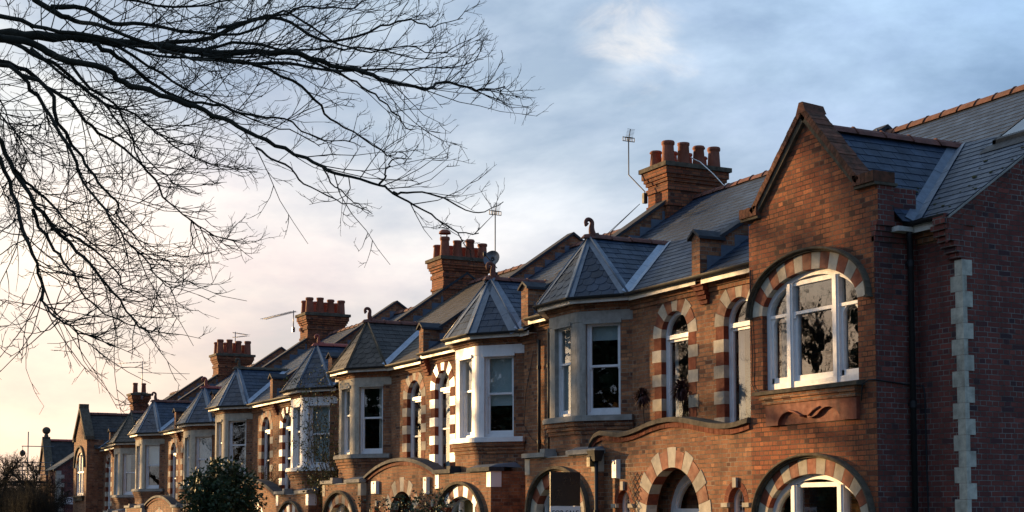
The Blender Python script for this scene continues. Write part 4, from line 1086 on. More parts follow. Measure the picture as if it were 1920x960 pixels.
# ---- far gable house ------------------------------------------------------
def gable_house_far():
    dz = -1.15
    H = empty('terraced_house', (-58, 0, ground_z(-58)), 'far end house with its own steep gable and a tall blue-white arched window', 'house', GROUP)
    W, F = main_wall(H, -60.4, -54.9, dz, [-55.75])
    arch_window(H, W, F, -55.75, dz, (ST, RB))
    gz = 4.15 + dz; SZ = -3.6; gx0, gx1, ax = -60.2, -57.0, -58.6; G = Fr(0, -.8)
    gw = MB(); cu = -58.6
    wall(gw, G, [(gx0, SZ), (gx1, SZ), (gx1, 4.62 + dz), (gx1 - .28, 4.72 + dz), (ax, 6.15 + dz), (gx0 + .28, 4.72 + dz), (gx0, 4.62 + dz)], [arch_pts(cu, .95, 1.95 + dz, 3.3 + dz, .75, 20)], 0, .12)
    for X in (gx0, gx1): gw.add([(X, -.8, SZ), (X, 0, SZ), (X, 0, 4.62 + dz), (X, -.8, 4.62 + dz)], [(0, 1, 2, 3)])
    go = gw.build('gable_wall', 'brick', H)
    am = MB(); voussoirs(am, G, cu, .95, 3.3 + dz, .75, .25, 13); am.build('arch', [ST, 'terracotta'], go)
    hm = MB(); band_ring(hm, G, cu, .95, 3.3 + dz, .75, .25, .34, 0, .09, 24); hm.build('hood_mould', 'coping', go)
    wm = MB(); band_ring(wm, G, cu, .95, 3.3 + dz, .75, -.08, 0, -.15, -.06, 20)
    for u in (cu - .95, cu - .36, cu + .28, cu + .87): fbox(wm, G, u, u + .08, -.15, -.05, 1.95 + dz, 3.3 + dz + (.6 if abs(u - cu) < .5 else 0))
    fbox(wm, G, cu - .9, cu + .9, -.15, -.06, 3.05 + dz, 3.12 + dz); fbox(wm, G, cu - .9, cu + .9, -.15, -.05, 1.95 + dz, 2.08 + dz)
    wo = wm.build('window', 'frame', H)
    g = MB(); pts = arch_pts(cu, .9, 2.0 + dz, 3.3 + dz, .7, 14); g.add([G.p(u, -.12, z) for u, z in pts], [tuple(range(len(pts)))]); g.build('pane', 'glass_flat', wo)
    cm = MB(); folds(cm, G, cu - .85, cu + .85, 1.95 + dz, 3.9 + dz, -.3, .03, .12); cm.build('curtain', 'curtain', wo)
    sm = MB(); sm.box(cu - 1.2, cu + 1.2, -.96, -.78, 1.86 + dz, 1.94 + dz); sm.box(cu - 1.1, cu + 1.1, -.9, -.78, 1.7 + dz, 1.86 + dz); sm.build('sill', 'coping', go)
    cp = MB()
    for sg in (-1, 1):
        bx = (gx1 if sg > 0 else gx0) - sg * .1
        cp.hexa([(ax, -.9, 6.12 + dz), (bx, -.9, 4.66 + dz), (bx + sg * .1, -.9, 4.78 + dz), (ax, -.9, 6.32 + dz)], [(ax, -.45, 6.12 + dz), (bx, -.45, 4.66 + dz), (bx + sg * .1, -.45, 4.78 + dz), (ax, -.45, 6.32 + dz)])
        cp.box(bx - .2, bx + .2, -.88, -.46, 4.62 + dz, 4.80 + dz)
    cp.box(ax - .12, ax + .12, -.9, -.45, 6.2 + dz, 6.42 + dz)
    cp.build('coping', 'coping', go)
    sw = MB(); zr = roof_z(RY, gz); sw.add([(-60.4, 0, SZ), (-60.4, BACK, SZ), (-60.4, BACK, gz), (-60.4, RY, zr), (-60.4, 0, gz)], [(0, 1, 2, 3, 4)]); sw.build('side_wall', 'brick', H)
    roof_main(H, -60.5, -54.9, dz, 'slate_old', 'ridge')
    rz = gz + .02; az = 5.95 + dz; A, B = Vector((ax, -.46, az)), Vector((ax, EY + (az - rz) / SL, az)); gr = MB()
    for s in (-1, 1): slates(gr, [A, B, Vector((ax + s * 1.76, EY, rz)), Vector((ax + s * 1.76, -.46, rz))], .3, .2)
    ro = gr.build('gable_roof', 'slate_old', H)
    rm = MB(); ridge_tiles(rm, A, B, .11, .45); rm.build('ridge_tiles', 'ridge', ro)
    vm = MB(); p = Vector((ax + 1.76, EY, rz)); strip3(vm, p, B, (.2, -SL, 1), .16, .05, 0, .006, 4); vm.build('valley_lead', 'lead_pale', ro)
    eaves(H, -56.9, -54.9, dz)
    pr2 = [(-57.0 + .1 * 0, 0)]
    chimney(H, -66.6 + 9.5, -66.0 + 9.6, 4.0, 5.0, 4.2, 6.3, [(-57.0, 4.25, .8, .16), (-56.7, 4.8, .8, .16)]) if False else None
    return H
H9 = gable_house_far()
stack_5 = chimney(H9, -55.75, -55.1, .95, 1.65, 3.2, 5.62, [(-55.42, 1.10, .50, .12), (-55.42, 1.5, .50, .12)])

# ---- buildings across the side street -------------------------------------
def far_buildings():
    B = empty('corner_house', (-74, 4, ground_z(-62)), 'plain red brick corner house with pale quoins beyond the side street', 'house')
    SZ = -3.6; mb = MB(); e, rg, yb = 2.45, 5.4, 8.5
    mb.add([(-70, .1, SZ), (-70, yb, SZ), (-70, yb, e), (-70, 4.3, rg), (-70, .1, e)], [(0, 1, 2, 3, 4)])
    mb.add([(-72.6, .1, SZ), (-70, .1, SZ), (-70, .1, e), (-72.6, .1, e)], [(0, 1, 2, 3)])
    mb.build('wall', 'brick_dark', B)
    rm = MB(); slates(rm, [(-72.6, -.1, e - .1), (-69.9, -.1, e - .1), (-69.9, 4.3, rg), (-72.6, 4.3, rg)], .4, .3)
    rm.add([(-72.6, 4.3, rg), (-69.9, 4.3, rg), (-69.9, yb, e), (-72.6, yb, e)], [(0, 1, 2, 3)])
    rm.hexa([(-70, -.1, e - .2), (-70, 4.3, rg - .1), (-70, 4.3, rg + .02), (-70, -.1, e - .08)], [(-69.9, -.1, e - .2), (-69.9, 4.3, rg - .1), (-69.9, 4.3, rg + .02), (-69.9, -.1, e - .08)])
    rm.build('roof', 'slate_old', B)
    q = MB(); z = 2.3; k = 0
    while z > SZ: q.box(-70.3, -69.985, .085, .1 + (.42 if k % 2 else .25), z - .22, z); z -= .23; k += 1
    q.build('quoin_stones', 'stone', B)
    A = empty('slate_roofed_house', (-84, 6, ground_z(-62)), 'dark house with a stone ball on its gable, behind the scaffolding', 'house')
    mb = MB(); mb.add([(-85.1, 1.7, SZ), (-82.9, 1.7, SZ), (-82.9, 1.7, 2.5), (-84, 1.7, 4.5), (-85.1, 1.7, 2.5)], [(0, 1, 2, 3, 4)])
    mb.add([(-82.9, 1.7, SZ), (-82.9, 12, SZ), (-82.9, 12, 2.5), (-82.9, 1.7, 2.5)], [(0, 1, 2, 3)]); mb.add([(-85.1, 1.7, SZ), (-85.1, 12, SZ), (-85.1, 12, 2.5), (-85.1, 1.7, 2.5)], [(0, 1, 2, 3)])
    mb.add([(-85.1, 12, SZ), (-82.9, 12, SZ), (-82.9, 12, 2.5), (-84, 12, 4.5), (-85.1, 12, 2.5)], [(0, 1, 2, 3, 4)])
    mb.build('wall', 'brick_dark', A)
    r = MB(); slates(r, [(-82.7, 2.0, 2.4), (-82.7, 12, 2.4), (-84, 12, 4.62), (-84, 2.0, 4.62)], .4, .3, under=True)
    r.add([(-84, 2.0, 4.6), (-84, 12, 4.6), (-85.3, 12, 2.4), (-85.3, 2.0, 2.4)], [(0, 1, 2, 3)]); r.build('roof', 'slate_old', A)
    c = MB()
    for s in (-1, 1): c.hexa([(-84, 1.6, 4.5), (-84 + s * 1.3, 1.6, 2.4), (-84 + s * 1.3, 1.6, 2.75), (-84, 1.6, 4.85)], [(-84, 2.1, 4.5), (-84 + s * 1.3, 2.1, 2.4), (-84 + s * 1.3, 2.1, 2.75), (-84, 2.1, 4.85)])
    c.lathe(-84, 1.85, [(.16, 4.8), (.12, 4.98), (.10, 5.03)] + [(.26 * math.sin(PI * k / 10) + .001, 5.25 - .24 * math.cos(PI * k / 10)) for k in range(1, 11)], 14)
    c.build('coping', 'coping', A)
    rr = MB(); ridge_tiles(rr, (-84, 2.1, 4.63), (-84, 12, 4.63), .12, .5); rr.build('ridge_tiles', 'ridge_red', A)
    # street sign on the corner house wall
    S = empty('street_sign', (-69.98, .7, .65), 'small white street name sign on the red brick corner house', 'sign')
    p = MB(); p.box(-69.99, -69.95, .38, 1.62, .43, .83); p.build('panel', 'sign', S)
    lettering(S, 'ROAD', Vector((-69.945, .46, .50)), .36, 'boardblack', 'x')
    # scaffolding
    T = empty('scaffolding', (-80, .3, ground_z(-62)), 'steel scaffolding with a tall pole and pulley beside the dark house', 'scaffolding')
    s = MB(); X = -80
    s.tube([(X, -.45 + .55, -3), (X, .1, 4.95)], .035, 6); s.tube([(X - 2, .1, -3), (X - 2, .1, 3.1)], .03, 6); s.tube([(X, 1.5, -3), (X, 1.5, 3.1)], .03, 6)
    for z in (3.05, 2.82, 2.55, 2.3): s.tube([(X, -.9, z), (X, 1.66, z)], .028, 6)
    s.tube([(X, -.28, 4.05), (X, 1.65, 4.05)], .03, 6); s.tube([(X, -.1, 3.6), (X, .55, 1.9)], .025, 6); s.tube([(X, -.7, 1.9), (X, 0.1, 3.4)], .02, 6)
    s.build('pole', 'iron', T)
    s = MB(); s.box(X - 2, X + .1, -1.1, 1.6, 1.62, 1.72); s.box(X - .02, X + .06, -1.1, 1.6, 1.74, 1.9); s.build('platform', 'bark_brown', T)
    s = MB(); s.tube([(X, -.22, 4.05), (X, -.22, 3.85)], .015, 5); s.lathe(X, -.22, [(.02, 3.84), (.16, 3.72), (.18, 3.6), (.1, 3.46), (.01, 3.42)], 10); s.build('pulley', 'black', T)

def lettering(parent, text, loc, size, mat, face='y', name='lettering'):
    cu = bpy.data.curves.new('lettering', 'FONT'); cu.body = text; cu.size = size; cu.extrude = .003
    o = bpy.data.objects.new('tmp', cu); col.objects.link(o)
    dg = bpy.context.evaluated_depsgraph_get(); dg.update()
    me = bpy.data.meshes.new_from_object(o.evaluated_get(dg)); bpy.data.objects.remove(o)
    me.name = name
    rot = Matrix.Rotation(PI / 2, 4, 'X')
    if face == 'x': rot = Matrix.Rotation(PI / 2, 4, 'Z') @ rot
    me.transform(rot); org = origin_of(parent)
    me.transform(Matrix.Translation(Vector((loc.x, loc.y, loc.z + ZC)) - org))
    me.materials.clear(); me.materials.append(M[mat])
    l = bpy.data.objects.new(name, me); col.objects.link(l); l.parent = parent; return l
far_buildings()

# ---- small things on the houses -------------------------------------------
def thing(name, x, y, z, label, cat, group=None): return empty(name, (x, y, z + ZC), label, cat, group)
def aerial_reflector(x, y, zb, zt, label, bend=.5, tilt=.0):
    T = thing('television_aerial', x, y, zb, label, 'aerial', 'television aerials on the roofs')
    m = MB(); m.tube([(x, y, zb - .1), (x, y, zb + .15), (x - bend, y - .1, zb + .15 + bend * .9), (x - bend, y - .1, zt)] if bend else [(x, y, zb), (x, y, zt)], .014, 7)
    m.box(x - .06, x + .02, y - .04, y + .06, zb - .12, zb + .12); m.build('mast', 'black', T)
    a = MB(); X, Y = x - bend, y - (.1 if bend else 0)
    for i in range(2):
        a.box(X - .01, X + .01, Y - .16, Y + .16, zt - .05 + i * .09, zt - .035 + i * .09)
    for k in range(6): a.box(X - .008, X + .008, Y - .16 + k * .062, Y - .148 + k * .062, zt - .05, zt + .05)
    a.tube([(X, Y, zt), (X + .12, Y - .02, zt + .22)], .010, 5)
    for k in range(9):
        f = k / 8; a.tube([(X + .12 * f, Y - .10, zt + .22 * f), (X + .12 * f, Y + .10, zt + .22 * f)], .004, 4)
    a.build('antenna', 'black', T)
def aerial_yagi(x, y, zb, zt, length, label, ang=PI, n=14, second=None):
    T = thing('television_aerial', x, y, zb, label, 'aerial', 'television aerials on the roofs')
    m = MB(); m.tube([(x, y, zb), (x, y, zt)], .02, 6); m.box(x - .03, x + .05, y - .05, y + .05, zb - .08, zb + .1); m.build('mast', 'iron', T)
    a = MB()
    for (zz, an, ln, nn) in [(zt - .05, ang, length, n)] + ([second] if second else []):
        dx, dy = math.cos(an), math.sin(an)
        a.tube([(x - dx * .2, y - dy * .2, zz), (x + dx * ln, y + dy * ln, zz)], .012, 5)
        for k in range(nn):
            f = k / (nn - 1) * ln; px, py = x + dx * f, y + dy * f
            a.tube([(px - dy * .16, py + dx * .16, zz), (px + dy * .16, py - dx * .16, zz)], .006, 4)
    a.build('antenna', 'iron', T)
aerial_reflector(-12.62, 3.15, 7.25, 8.74, 'aerial on a bent mast bracketed to the nearest chimney', .55)
aerial_reflector(-15.3, .6, 5.6, 7.15, 'aerial on a straight mast above the white bay turret, by the satellite dish', 0)
aerial_yagi(-37.9, 3.1, 6.9, 7.65, 2.7, 'long horizontal aerial sticking out left of the third chimney', PI * 1.04, 22)
aerial_yagi(-50.1, 4.4, 7.0, 8.2, .9, 'small aerial standing among the pots of the fourth chimney', PI * .7, 7, (7.95, 0.4, .8, 6))
aerial_yagi(-54.9, 1.3, 5.4, 7.15, 1.5, 'aerial on a tall thin mast beside the smallest two-pot chimney', PI * 1.2, 8, (6.6, PI * .45, 2.2, 12))
def satellite_dish(x, y, z):
    T = thing('satellite_dish', x, y, z, 'grey round satellite dish above the white bay turret', 'satellite dish')
    nrm = Vector((.62, -.72, .30)).normalized(); a = nrm.orthogonal().normalized(); b = nrm.cross(a)
    m = MB(); vs = [tuple(Vector((x, y, z)) - nrm * .07)]
    rings = 5; n = 24
    for r in range(1, rings + 1):
        for k in range(n):
            rr = .205 * r / rings; p = Vector((x, y, z)) + (a * math.cos(2 * PI * k / n) + b * math.sin(2 * PI * k / n)) * rr - nrm * .07 * (1 - (r / rings) ** 2); vs.append(tuple(p))
    fs = [(0, 1 + k, 1 + (k + 1) % n) for k in range(n)] + [(1 + (r - 1) * n + k, 1 + (r - 1) * n + (k + 1) % n, 1 + r * n + (k + 1) % n, 1 + r * n + k) for r in range(1, rings) for k in range(n)]
    m.add(vs, fs, 0, 1, True); m.add([tuple(Vector(v) - nrm * .012) for v in vs], fs, 0, 1, True); m.build('dish', 'iron', T)
    m = MB(); p = Vector((x, y, z)); m.tube([p - b * .33 * (1 if b.z > 0 else -1), p + nrm * .42 - Vector((0, 0, .1))], .012, 5); m.lathe(p.x + nrm.x * .42, p.y + nrm.y * .42, [(.01, z - .03), (.04, z), (.04, z + .08), (.01, z + .1)], 8); m.build('arm', 'black', T)
    m = MB(); m.tube([p - nrm * .08, p - nrm * .14 - Vector((0, 0, .1)), (x, y + .05, z - .75)], .02, 6); m.build('bracket', 'black', T)
satellite_dish(-15.2, .45, 6.03)
def stay_wires():
    T = thing('stay_wire', -12.5, 3.1, 6.8, 'thin wires hanging from the aerial bracket of the nearest chimney', 'cable')
    m = MB()
    for dx in (0, .35): m.tube([(-12.6 - .0, 3.0, 7.1), (-13.1 - dx * .4, 2.2, 6.2), (-13.45 - dx, 1.4, 5.5)], .007, 4)
    m.build('wire', 'black', T)
    T = thing('aerial_cable', -11.8, 3.9, 7.9, 'pale cable sagging from the pots of the nearest chimney to the ridge', 'cable')
    m = MB(); m.tube([(-11.95, 3.98, 8.15), (-11.6, 4.0, 7.98), (-11.1, 4.02, 7.6), (-10.75, 4.03, 7.3), (-10.6, 4.0, 7.22)], .012, 5); m.build('cable', 'plastic', T)
stay_wires()
def alarm_box(x, y, z, label, w=.17, h=.36, text=True):
    T = thing('alarm_box', x, y, z, label, 'alarm box')
    m = MB(); m.hexa([(x - w / 2, y, z - h / 2), (x + w / 2, y, z - h / 2), (x + w / 2, y, z + h / 2), (x - w / 2, y, z + h / 2)],
                     [(x - w / 2 + .01, y - .09, z - h / 2 + .02), (x + w / 2 - .01, y - .09, z - h / 2 + .02), (x + w / 2 - .01, y - .09, z + h / 2 - .01), (x - w / 2 + .01, y - .09, z + h / 2 - .01)]); m.build('case', 'plastic', T)
    m = MB(); m.lathe(0, 0, [(.0, 0), (.04, 0)], 12); 
    n = 12; m2 = MB(); m2.hexa([(x + .035 * math.cos(2 * PI * k / n), y - .088, z + h * .33 + .035 * math.sin(2 * PI * k / n)) for k in range(n)], [(x + .03 * math.cos(2 * PI * k / n), y - .105, z + h * .33 + .03 * math.sin(2 * PI * k / n)) for k in range(n)])
    m2.build('lamp', 'redp', T)
    m3 = MB()
    for k in range(4): m3.box(x - .022 + .01 * (k % 2), x + .022 - .008 * ((k + 1) % 2), y - .094, y - .086, z + .05 - k * .028, z + .068 - k * .028)
    m3.box(x - .05, x + .05, y - .092, y - .084, z - h * .38, z - h * .35); m3.build('emblem', 'boardblack', T)
alarm_box(-7.24, -.8, .79, 'tall white alarm box on the wall of the nearest porch, above a little window')
alarm_box(-19.35, -.8, .62, 'white pentagonal alarm box left of the arch under the second porch', .34, .34)
alarm_box(-16.05, -.8, .62, 'worn grey alarm box right of the arch under the second porch', .2, .42)
def trellis():
    T = thing('trellis', -6.62, -.83, 0, 'narrow crossed-slat trellis on the brick beside the nearest porch arch', 'trellis')
    m = MB(); F = Fr(-6.78, -.815)
    for k in range(-3, 14):
        for s in (-1, 1):
            z0 = .68 - k * .15
            u0, u1 = (0, .30) if s > 0 else (.30, 0)
            a, b = (u0, z0), (u1, z0 - .30)
            if a[1] > .72: t = (a[1] - .72) / .30; a = (u0 + (u1 - u0) * t, .72)
            if a[1] <= b[1]: continue
            m.tube([F.p(a[0], .02 + .012 * s, a[1]), F.p(b[0], .02 + .012 * s, b[1])], .008, 4)
    m.build('lattice', 'trellis', T)
trellis()
def sale_board():
    x, y = -5.1, -3.1
    T = thing('estate_agent_board', x, y, -1.7, 'black and white for sale board on a post in front of the nearest bay', 'sign')
    m = MB(); m.box(x - .04, x, y - .03, y + .03, -1.7, -.1); m.build('post', 'frame', T)
    W = .28; m = MB(); m.box(x + .003, x + .035, y - W, y + W, .10, .66); m.build('upper_panel', 'boardblack', T)
    m = MB(); m.box(x + .003, x + .032, y - W, y + W, -.42, .096); m.build('lower_panel', 'sign', T)
    lettering(T, 'FOR SALE', Vector((x + .036, y - W + .025, -.055)), .118, 'boardblack', 'x')
sale_board()
def downpipe(x, y, z0, z1, label, mat='black', hopper=False, gold=False):
    T = thing('downpipe', x, y, z0, label, 'drainpipe', 'black drainpipes down the fronts')
    m = MB(); m.tube([(x, y, z0), (x, y, z1)], .038, 8)
    z = z0 + .6
    while z < z1: m.lathe(x, y, [(.05, z - .04), (.05, z + .04)], 8); z += 1.6
    m.build('pipe', mat, T)
    if hopper:
        m = MB(); m.hexa([(x - .07, y - .07, z1), (x + .07, y - .07, z1), (x + .07, y + .07, z1), (x - .07, y + .07, z1)], [(x - .15, y - .13, z1 + .2), (x + .15, y - .13, z1 + .2), (x + .15, y + .1, z1 + .2), (x - .15, y + .1, z1 + .2)]); m.build('hopper', 'black', T)
downpipe(-7.70, -1.0, -2.2, .95, 'black pipe with a hopper at the right corner of the nearest ground floor bay', hopper=True)
downpipe(-11.3, -.08, .9, 3.9, 'pipe left of the grey stone bay, catching a line of sunlight')
downpipe(-11.75, -.08, .9, 3.7, 'thin pipe on the shaded brick right of the white bay')
def wall_lamp(x, y, z):
    T = thing('wall_lamp', x, y, z, 'small brass lantern under the hopper by the nearest ground floor bay', 'lamp')
    m = MB(); m.box(x - .07, x + .05, y - .1, y + .03, z - .10, z + .08); m.hexa([(x - .09, y - .12, z + .081), (x + .07, y - .12, z + .081), (x + .07, y + .03, z + .081), (x - .09, y + .03, z + .081)], [(x - .03, y - .06, z + .14), (x + .01, y - .06, z + .14), (x + .01, y - .02, z + .14), (x - .03, y - .02, z + .14)]); m.build('lantern', 'brass', T)
wall_lamp(-7.82, -1.0, .95)
def cables():
    T = thing('wall_cable', 0, -.85, 1.8, 'thin black cable running from the big window sill round the corner and down', 'cable')
    m = MB(); m.tube([(-.24, -.88, 1.6), (-.22, -.87, 1.84), (-.14, -.82, 1.90), (.015, -.815, 1.89), (.02, -.5, 1.86), (.02, -.08, 1.83), (.10, -.02, 1.82), (.13, -.02, 1.70), (.14, -.02, .6), (.17, -.02, -.4), (.16, -.02, -2)], .012, 5); m.build('cable', 'black', T)
    T = thing('wall_cable', -3, -.85, 2.5, 'thin black cable down the left edge of the near gable beside the big window', 'cable')
    m = MB(); m.tube([(-3.0, -.815, 3.9), (-3.01, -.82, 3.2), (-2.96, -.82, 2.5), (-2.99, -.82, 2.05), (-2.9, -.82, 1.92), (-2.82, -.83, 1.95), (-2.76, -.84, 1.88)], .009, 5); m.build('cable', 'black', T)
cables()
def front_cable(X, z, sag, label):
    T = thing('wall_cable', X, -.1, z, label, 'cable')
    m = MB(); m.tube([(X, -.03, z), (X - .35, -.04, z - .9), (X - .42, -.05, z - 1.6), (X - .1, -.04, z - 1.9), (X + .35, -.04, z - 2.0 - sag)], .008, 4); m.build('cable', 'black', T)
front_cable(-12.1, 3.5, .1, 'loose black cable looping down the shaded brick right of the white bay')

# ---- plants ---------------------------------------------------------------
def leafy(mb, centre, rad, n, size, squash=1.0, tint=.4, curl=.15):
    cx, cy, cz = centre
    for _ in range(n):
        v = Vector((R.gauss(0, 1), R.gauss(0, 1), R.gauss(0, 1))).normalized() * (R.random() ** .45)
        p = Vector((cx + v.x * rad[0], cy + v.y * rad[1], cz + v.z * rad[2]))
        d = (v * .8 + Vector((R.uniform(-1, 1), R.uniform(-1, 1), R.uniform(-.4, 1)))).normalized()
        s_ = d.orthogonal().normalized(); s_ = (s_ * math.cos(R.uniform(0, 6)) + d.cross(s_) * math.sin(R.uniform(0, 6))).normalized()
        L = size * R.uniform(.6, 1.3); W = L * .22 * squash; m_ = p + d * L * .5 - Vector((0, 0, L * curl * .3)); e = p + d * L - Vector((0, 0, L * curl))
        mb.add([tuple(p), tuple(m_ + s_ * W), tuple(e), tuple(m_ - s_ * W)], [(0, 1, 2, 3)], 0, 1 + R.uniform(-tint, tint))
def laurel():
    x, y = -22.2, -4.0
    T = thing('laurel_bush', x, y, -2.1, 'dense dark green laurel bush in front of the terrace, bottom left of centre', 'bush')
    st = MB(); lf = MB(); G = R
    for k in range(70):
        a = G.uniform(0, 2 * PI); rr = G.uniform(.2, 1.02); top = 1.18 - .6 * (rr) ** 2.0 + G.uniform(-.45, .2)
        ex, ey = x + rr * math.cos(a), y + rr * math.sin(a)
        st.tube([(x + .2 * math.cos(a), y + .2 * math.sin(a), -2.1), (x + rr * .7 * math.cos(a), y + rr * .7 * math.sin(a), -.6), (ex, ey, top)], [.02, .012, .004], 5)
        for j in range(13):
            f = j / 12; zz = -1.9 + (top + 1.9) * f; q = (x + (ex - x) * (.75 + .25 * f) + G.uniform(-.06, .06), y + (ey - y) * (.75 + .25 * f) + G.uniform(-.06, .06), zz)
            leafy(lf, q, (.16, .16, .12), 24, .13, 1.1)
    st.build('stem', 'bark_brown', T); lf.build('foliage', 'leaf', T)
laurel()
def cordyline(x, y, zb, h, label, r=.26):
    T = thing('potted_plant', x, y, zb, label, 'plant', 'spiky potted plants on the nearest porch')
    m = MB(); m.lathe(x, y, [(.10, zb), (.15, zb + .24), (.17, zb + .25), (.17, zb + .30), (.14, zb + .30), (.13, zb + .27), (.01, zb + .26)], 12); m.build('pot', 'pot', T)
    m = MB(); m.tube([(x, y, zb + .25), (x + .03, y, zb + h * .55), (x - .02, y - .02, zb + h)], [.014, .011, .009], 6); m.build('stem', 'bark_brown', T)
    m = MB()
    for k in range(330):
        d = Vector((R.gauss(0, 1), R.gauss(0, 1), R.gauss(.1, .9))).normalized(); p = Vector((x - .02, y - .02, zb + h)); L = r * R.uniform(.55, 1.05)
        s_ = d.cross(Vector((0, 0, 1))); s_ = s_.normalized() * .016 if s_.length > .1 else Vector((.016, 0, 0))
        b = p + d * L * .25; mid = p + d * L * .65; e = p + d * L - Vector((0, 0, .06))
        m.add([tuple(p), tuple(b + s_), tuple(mid + s_ * .9), tuple(e), tuple(mid - s_ * .9), tuple(b - s_)], [(0, 1, 2, 5), (5, 2, 3, 4)], 0, 1 + R.uniform(-.5, .5))
    m.build('leaves', 'leaf_red', T)
cordyline(-6.95, -.42, 1.02, 1.12, 'spiky dark plant on a thin stem, standing left of the nearest narrow arched window', .25)
cordyline(-5.62, -.42, 1.02, 1.16, 'spiky dark plant on a thin stem, standing in front of a narrow arched window', .27)
def climber():
    x = -23.2
    T = thing('climbing_plant', x, -.4, -2.2, 'yellow-green climber straggling up the gap between the white bay and the mossy-roofed house', 'climbing plant')
    st = MB(); lf = MB()
    for k in range(26):
        px, py, pz = x + R.uniform(-.8, .5), -.25 + R.uniform(-.25, .1), -1.5
        pts = [(px, py, pz)]; top = R.choice([1.2, 2.0, 3.0, 3.4, 3.7]) + R.uniform(-.4, .4)
        while pts[-1][2] < top:
            q = pts[-1]; nx = q[0] + R.uniform(-.17, .15); ny = q[1] + R.uniform(-.13, .08)
            nx = max(x - 1.2, min(x + .75, nx)); ny = max(-1.45, min(-.05, ny)); pts.append((nx, ny, q[2] + R.uniform(.1, .25)))
        for _ in range(5): q = pts[-1]; pts.append((q[0] + R.uniform(-.2, .05), q[1] - R.uniform(0, .12), q[2] - R.uniform(-.05, .16)))
        st.tube(pts, [.012 * (1 - i / len(pts)) + .003 for i in range(len(pts))], 4)
        for q in pts[2:]:
            if q[2] > .2 and R.random() < .85: leafy(lf, q, (.13, .13, .13), R.randint(3, 10) if q[2] < 2.2 else 4, .06, 2.0)
    for k in range(8):      # long shoots across the white bay
        z = R.uniform(.9, 3.6); pts = [(x - .2, -.7, z)]
        for _ in range(9): q = pts[-1]; pts.append((q[0] - R.uniform(.05, .24), max(-1.25, q[1] - R.uniform(-.03, .12)), q[2] + R.uniform(-.17, .13)))
        st.tube(pts, .004, 4)
        for q in pts: leafy(lf, q, (.07, .07, .07), R.randint(1, 5), .045, 2.2)
    st.build('stem', 'bark_brown', T); lf.build('foliage', 'leaf_yellow', T)
climber()
def shrub(x, y, zb, h, r, n, label, mat='leaf', size=.07, name='garden_shrub', stems=26):
    T = thing(name, x, y, zb, label, 'shrub', None)
    st = MB(); lf = MB()
    for k in range(stems):
        a = R.uniform(0, 2 * PI); q = (x, y, zb); pts = [q]; rr = R.uniform(.3, 1) * r; hh = h * R.uniform(.6, 1)
        for i in range(1, 6): f = i / 5; pts.append((x + rr * f ** 1.3 * math.cos(a) + R.uniform(-.04, .04), y + rr * f ** 1.3 * math.sin(a) + R.uniform(-.04, .04), zb + hh * f))
        st.tube(pts, [.012, .01, .008, .006, .004, .003], 4)
        for q in pts[2:]: leafy(lf, q, (.12, .12, .12), n, size, 1.4)
    st.build('stem', 'bark_brown', T); lf.build('foliage', mat, T)
shrub(-11.6, -3.0, -1.9, 2.35, .55, 14, 'leafy green shrub at the foot of the white bay house, by its dark side wall')
shrub(-10.4, -3.1, -1.8, 2.15, .5, 12, 'low green shrub under the second porch, just left of the nearest bay', 'leaf')
shrub(-13.4, -3.0, -1.9, 2.2, .5, 12, 'thin green shrub in front of the arch of the second porch')
shrub(-30.3, -.35, .4, 1.35, .75, 5, 'sparse twiggy plant on the third porch beside the narrow arched window', 'leaf_yellow', .05, 'balcony_shrub', 34)

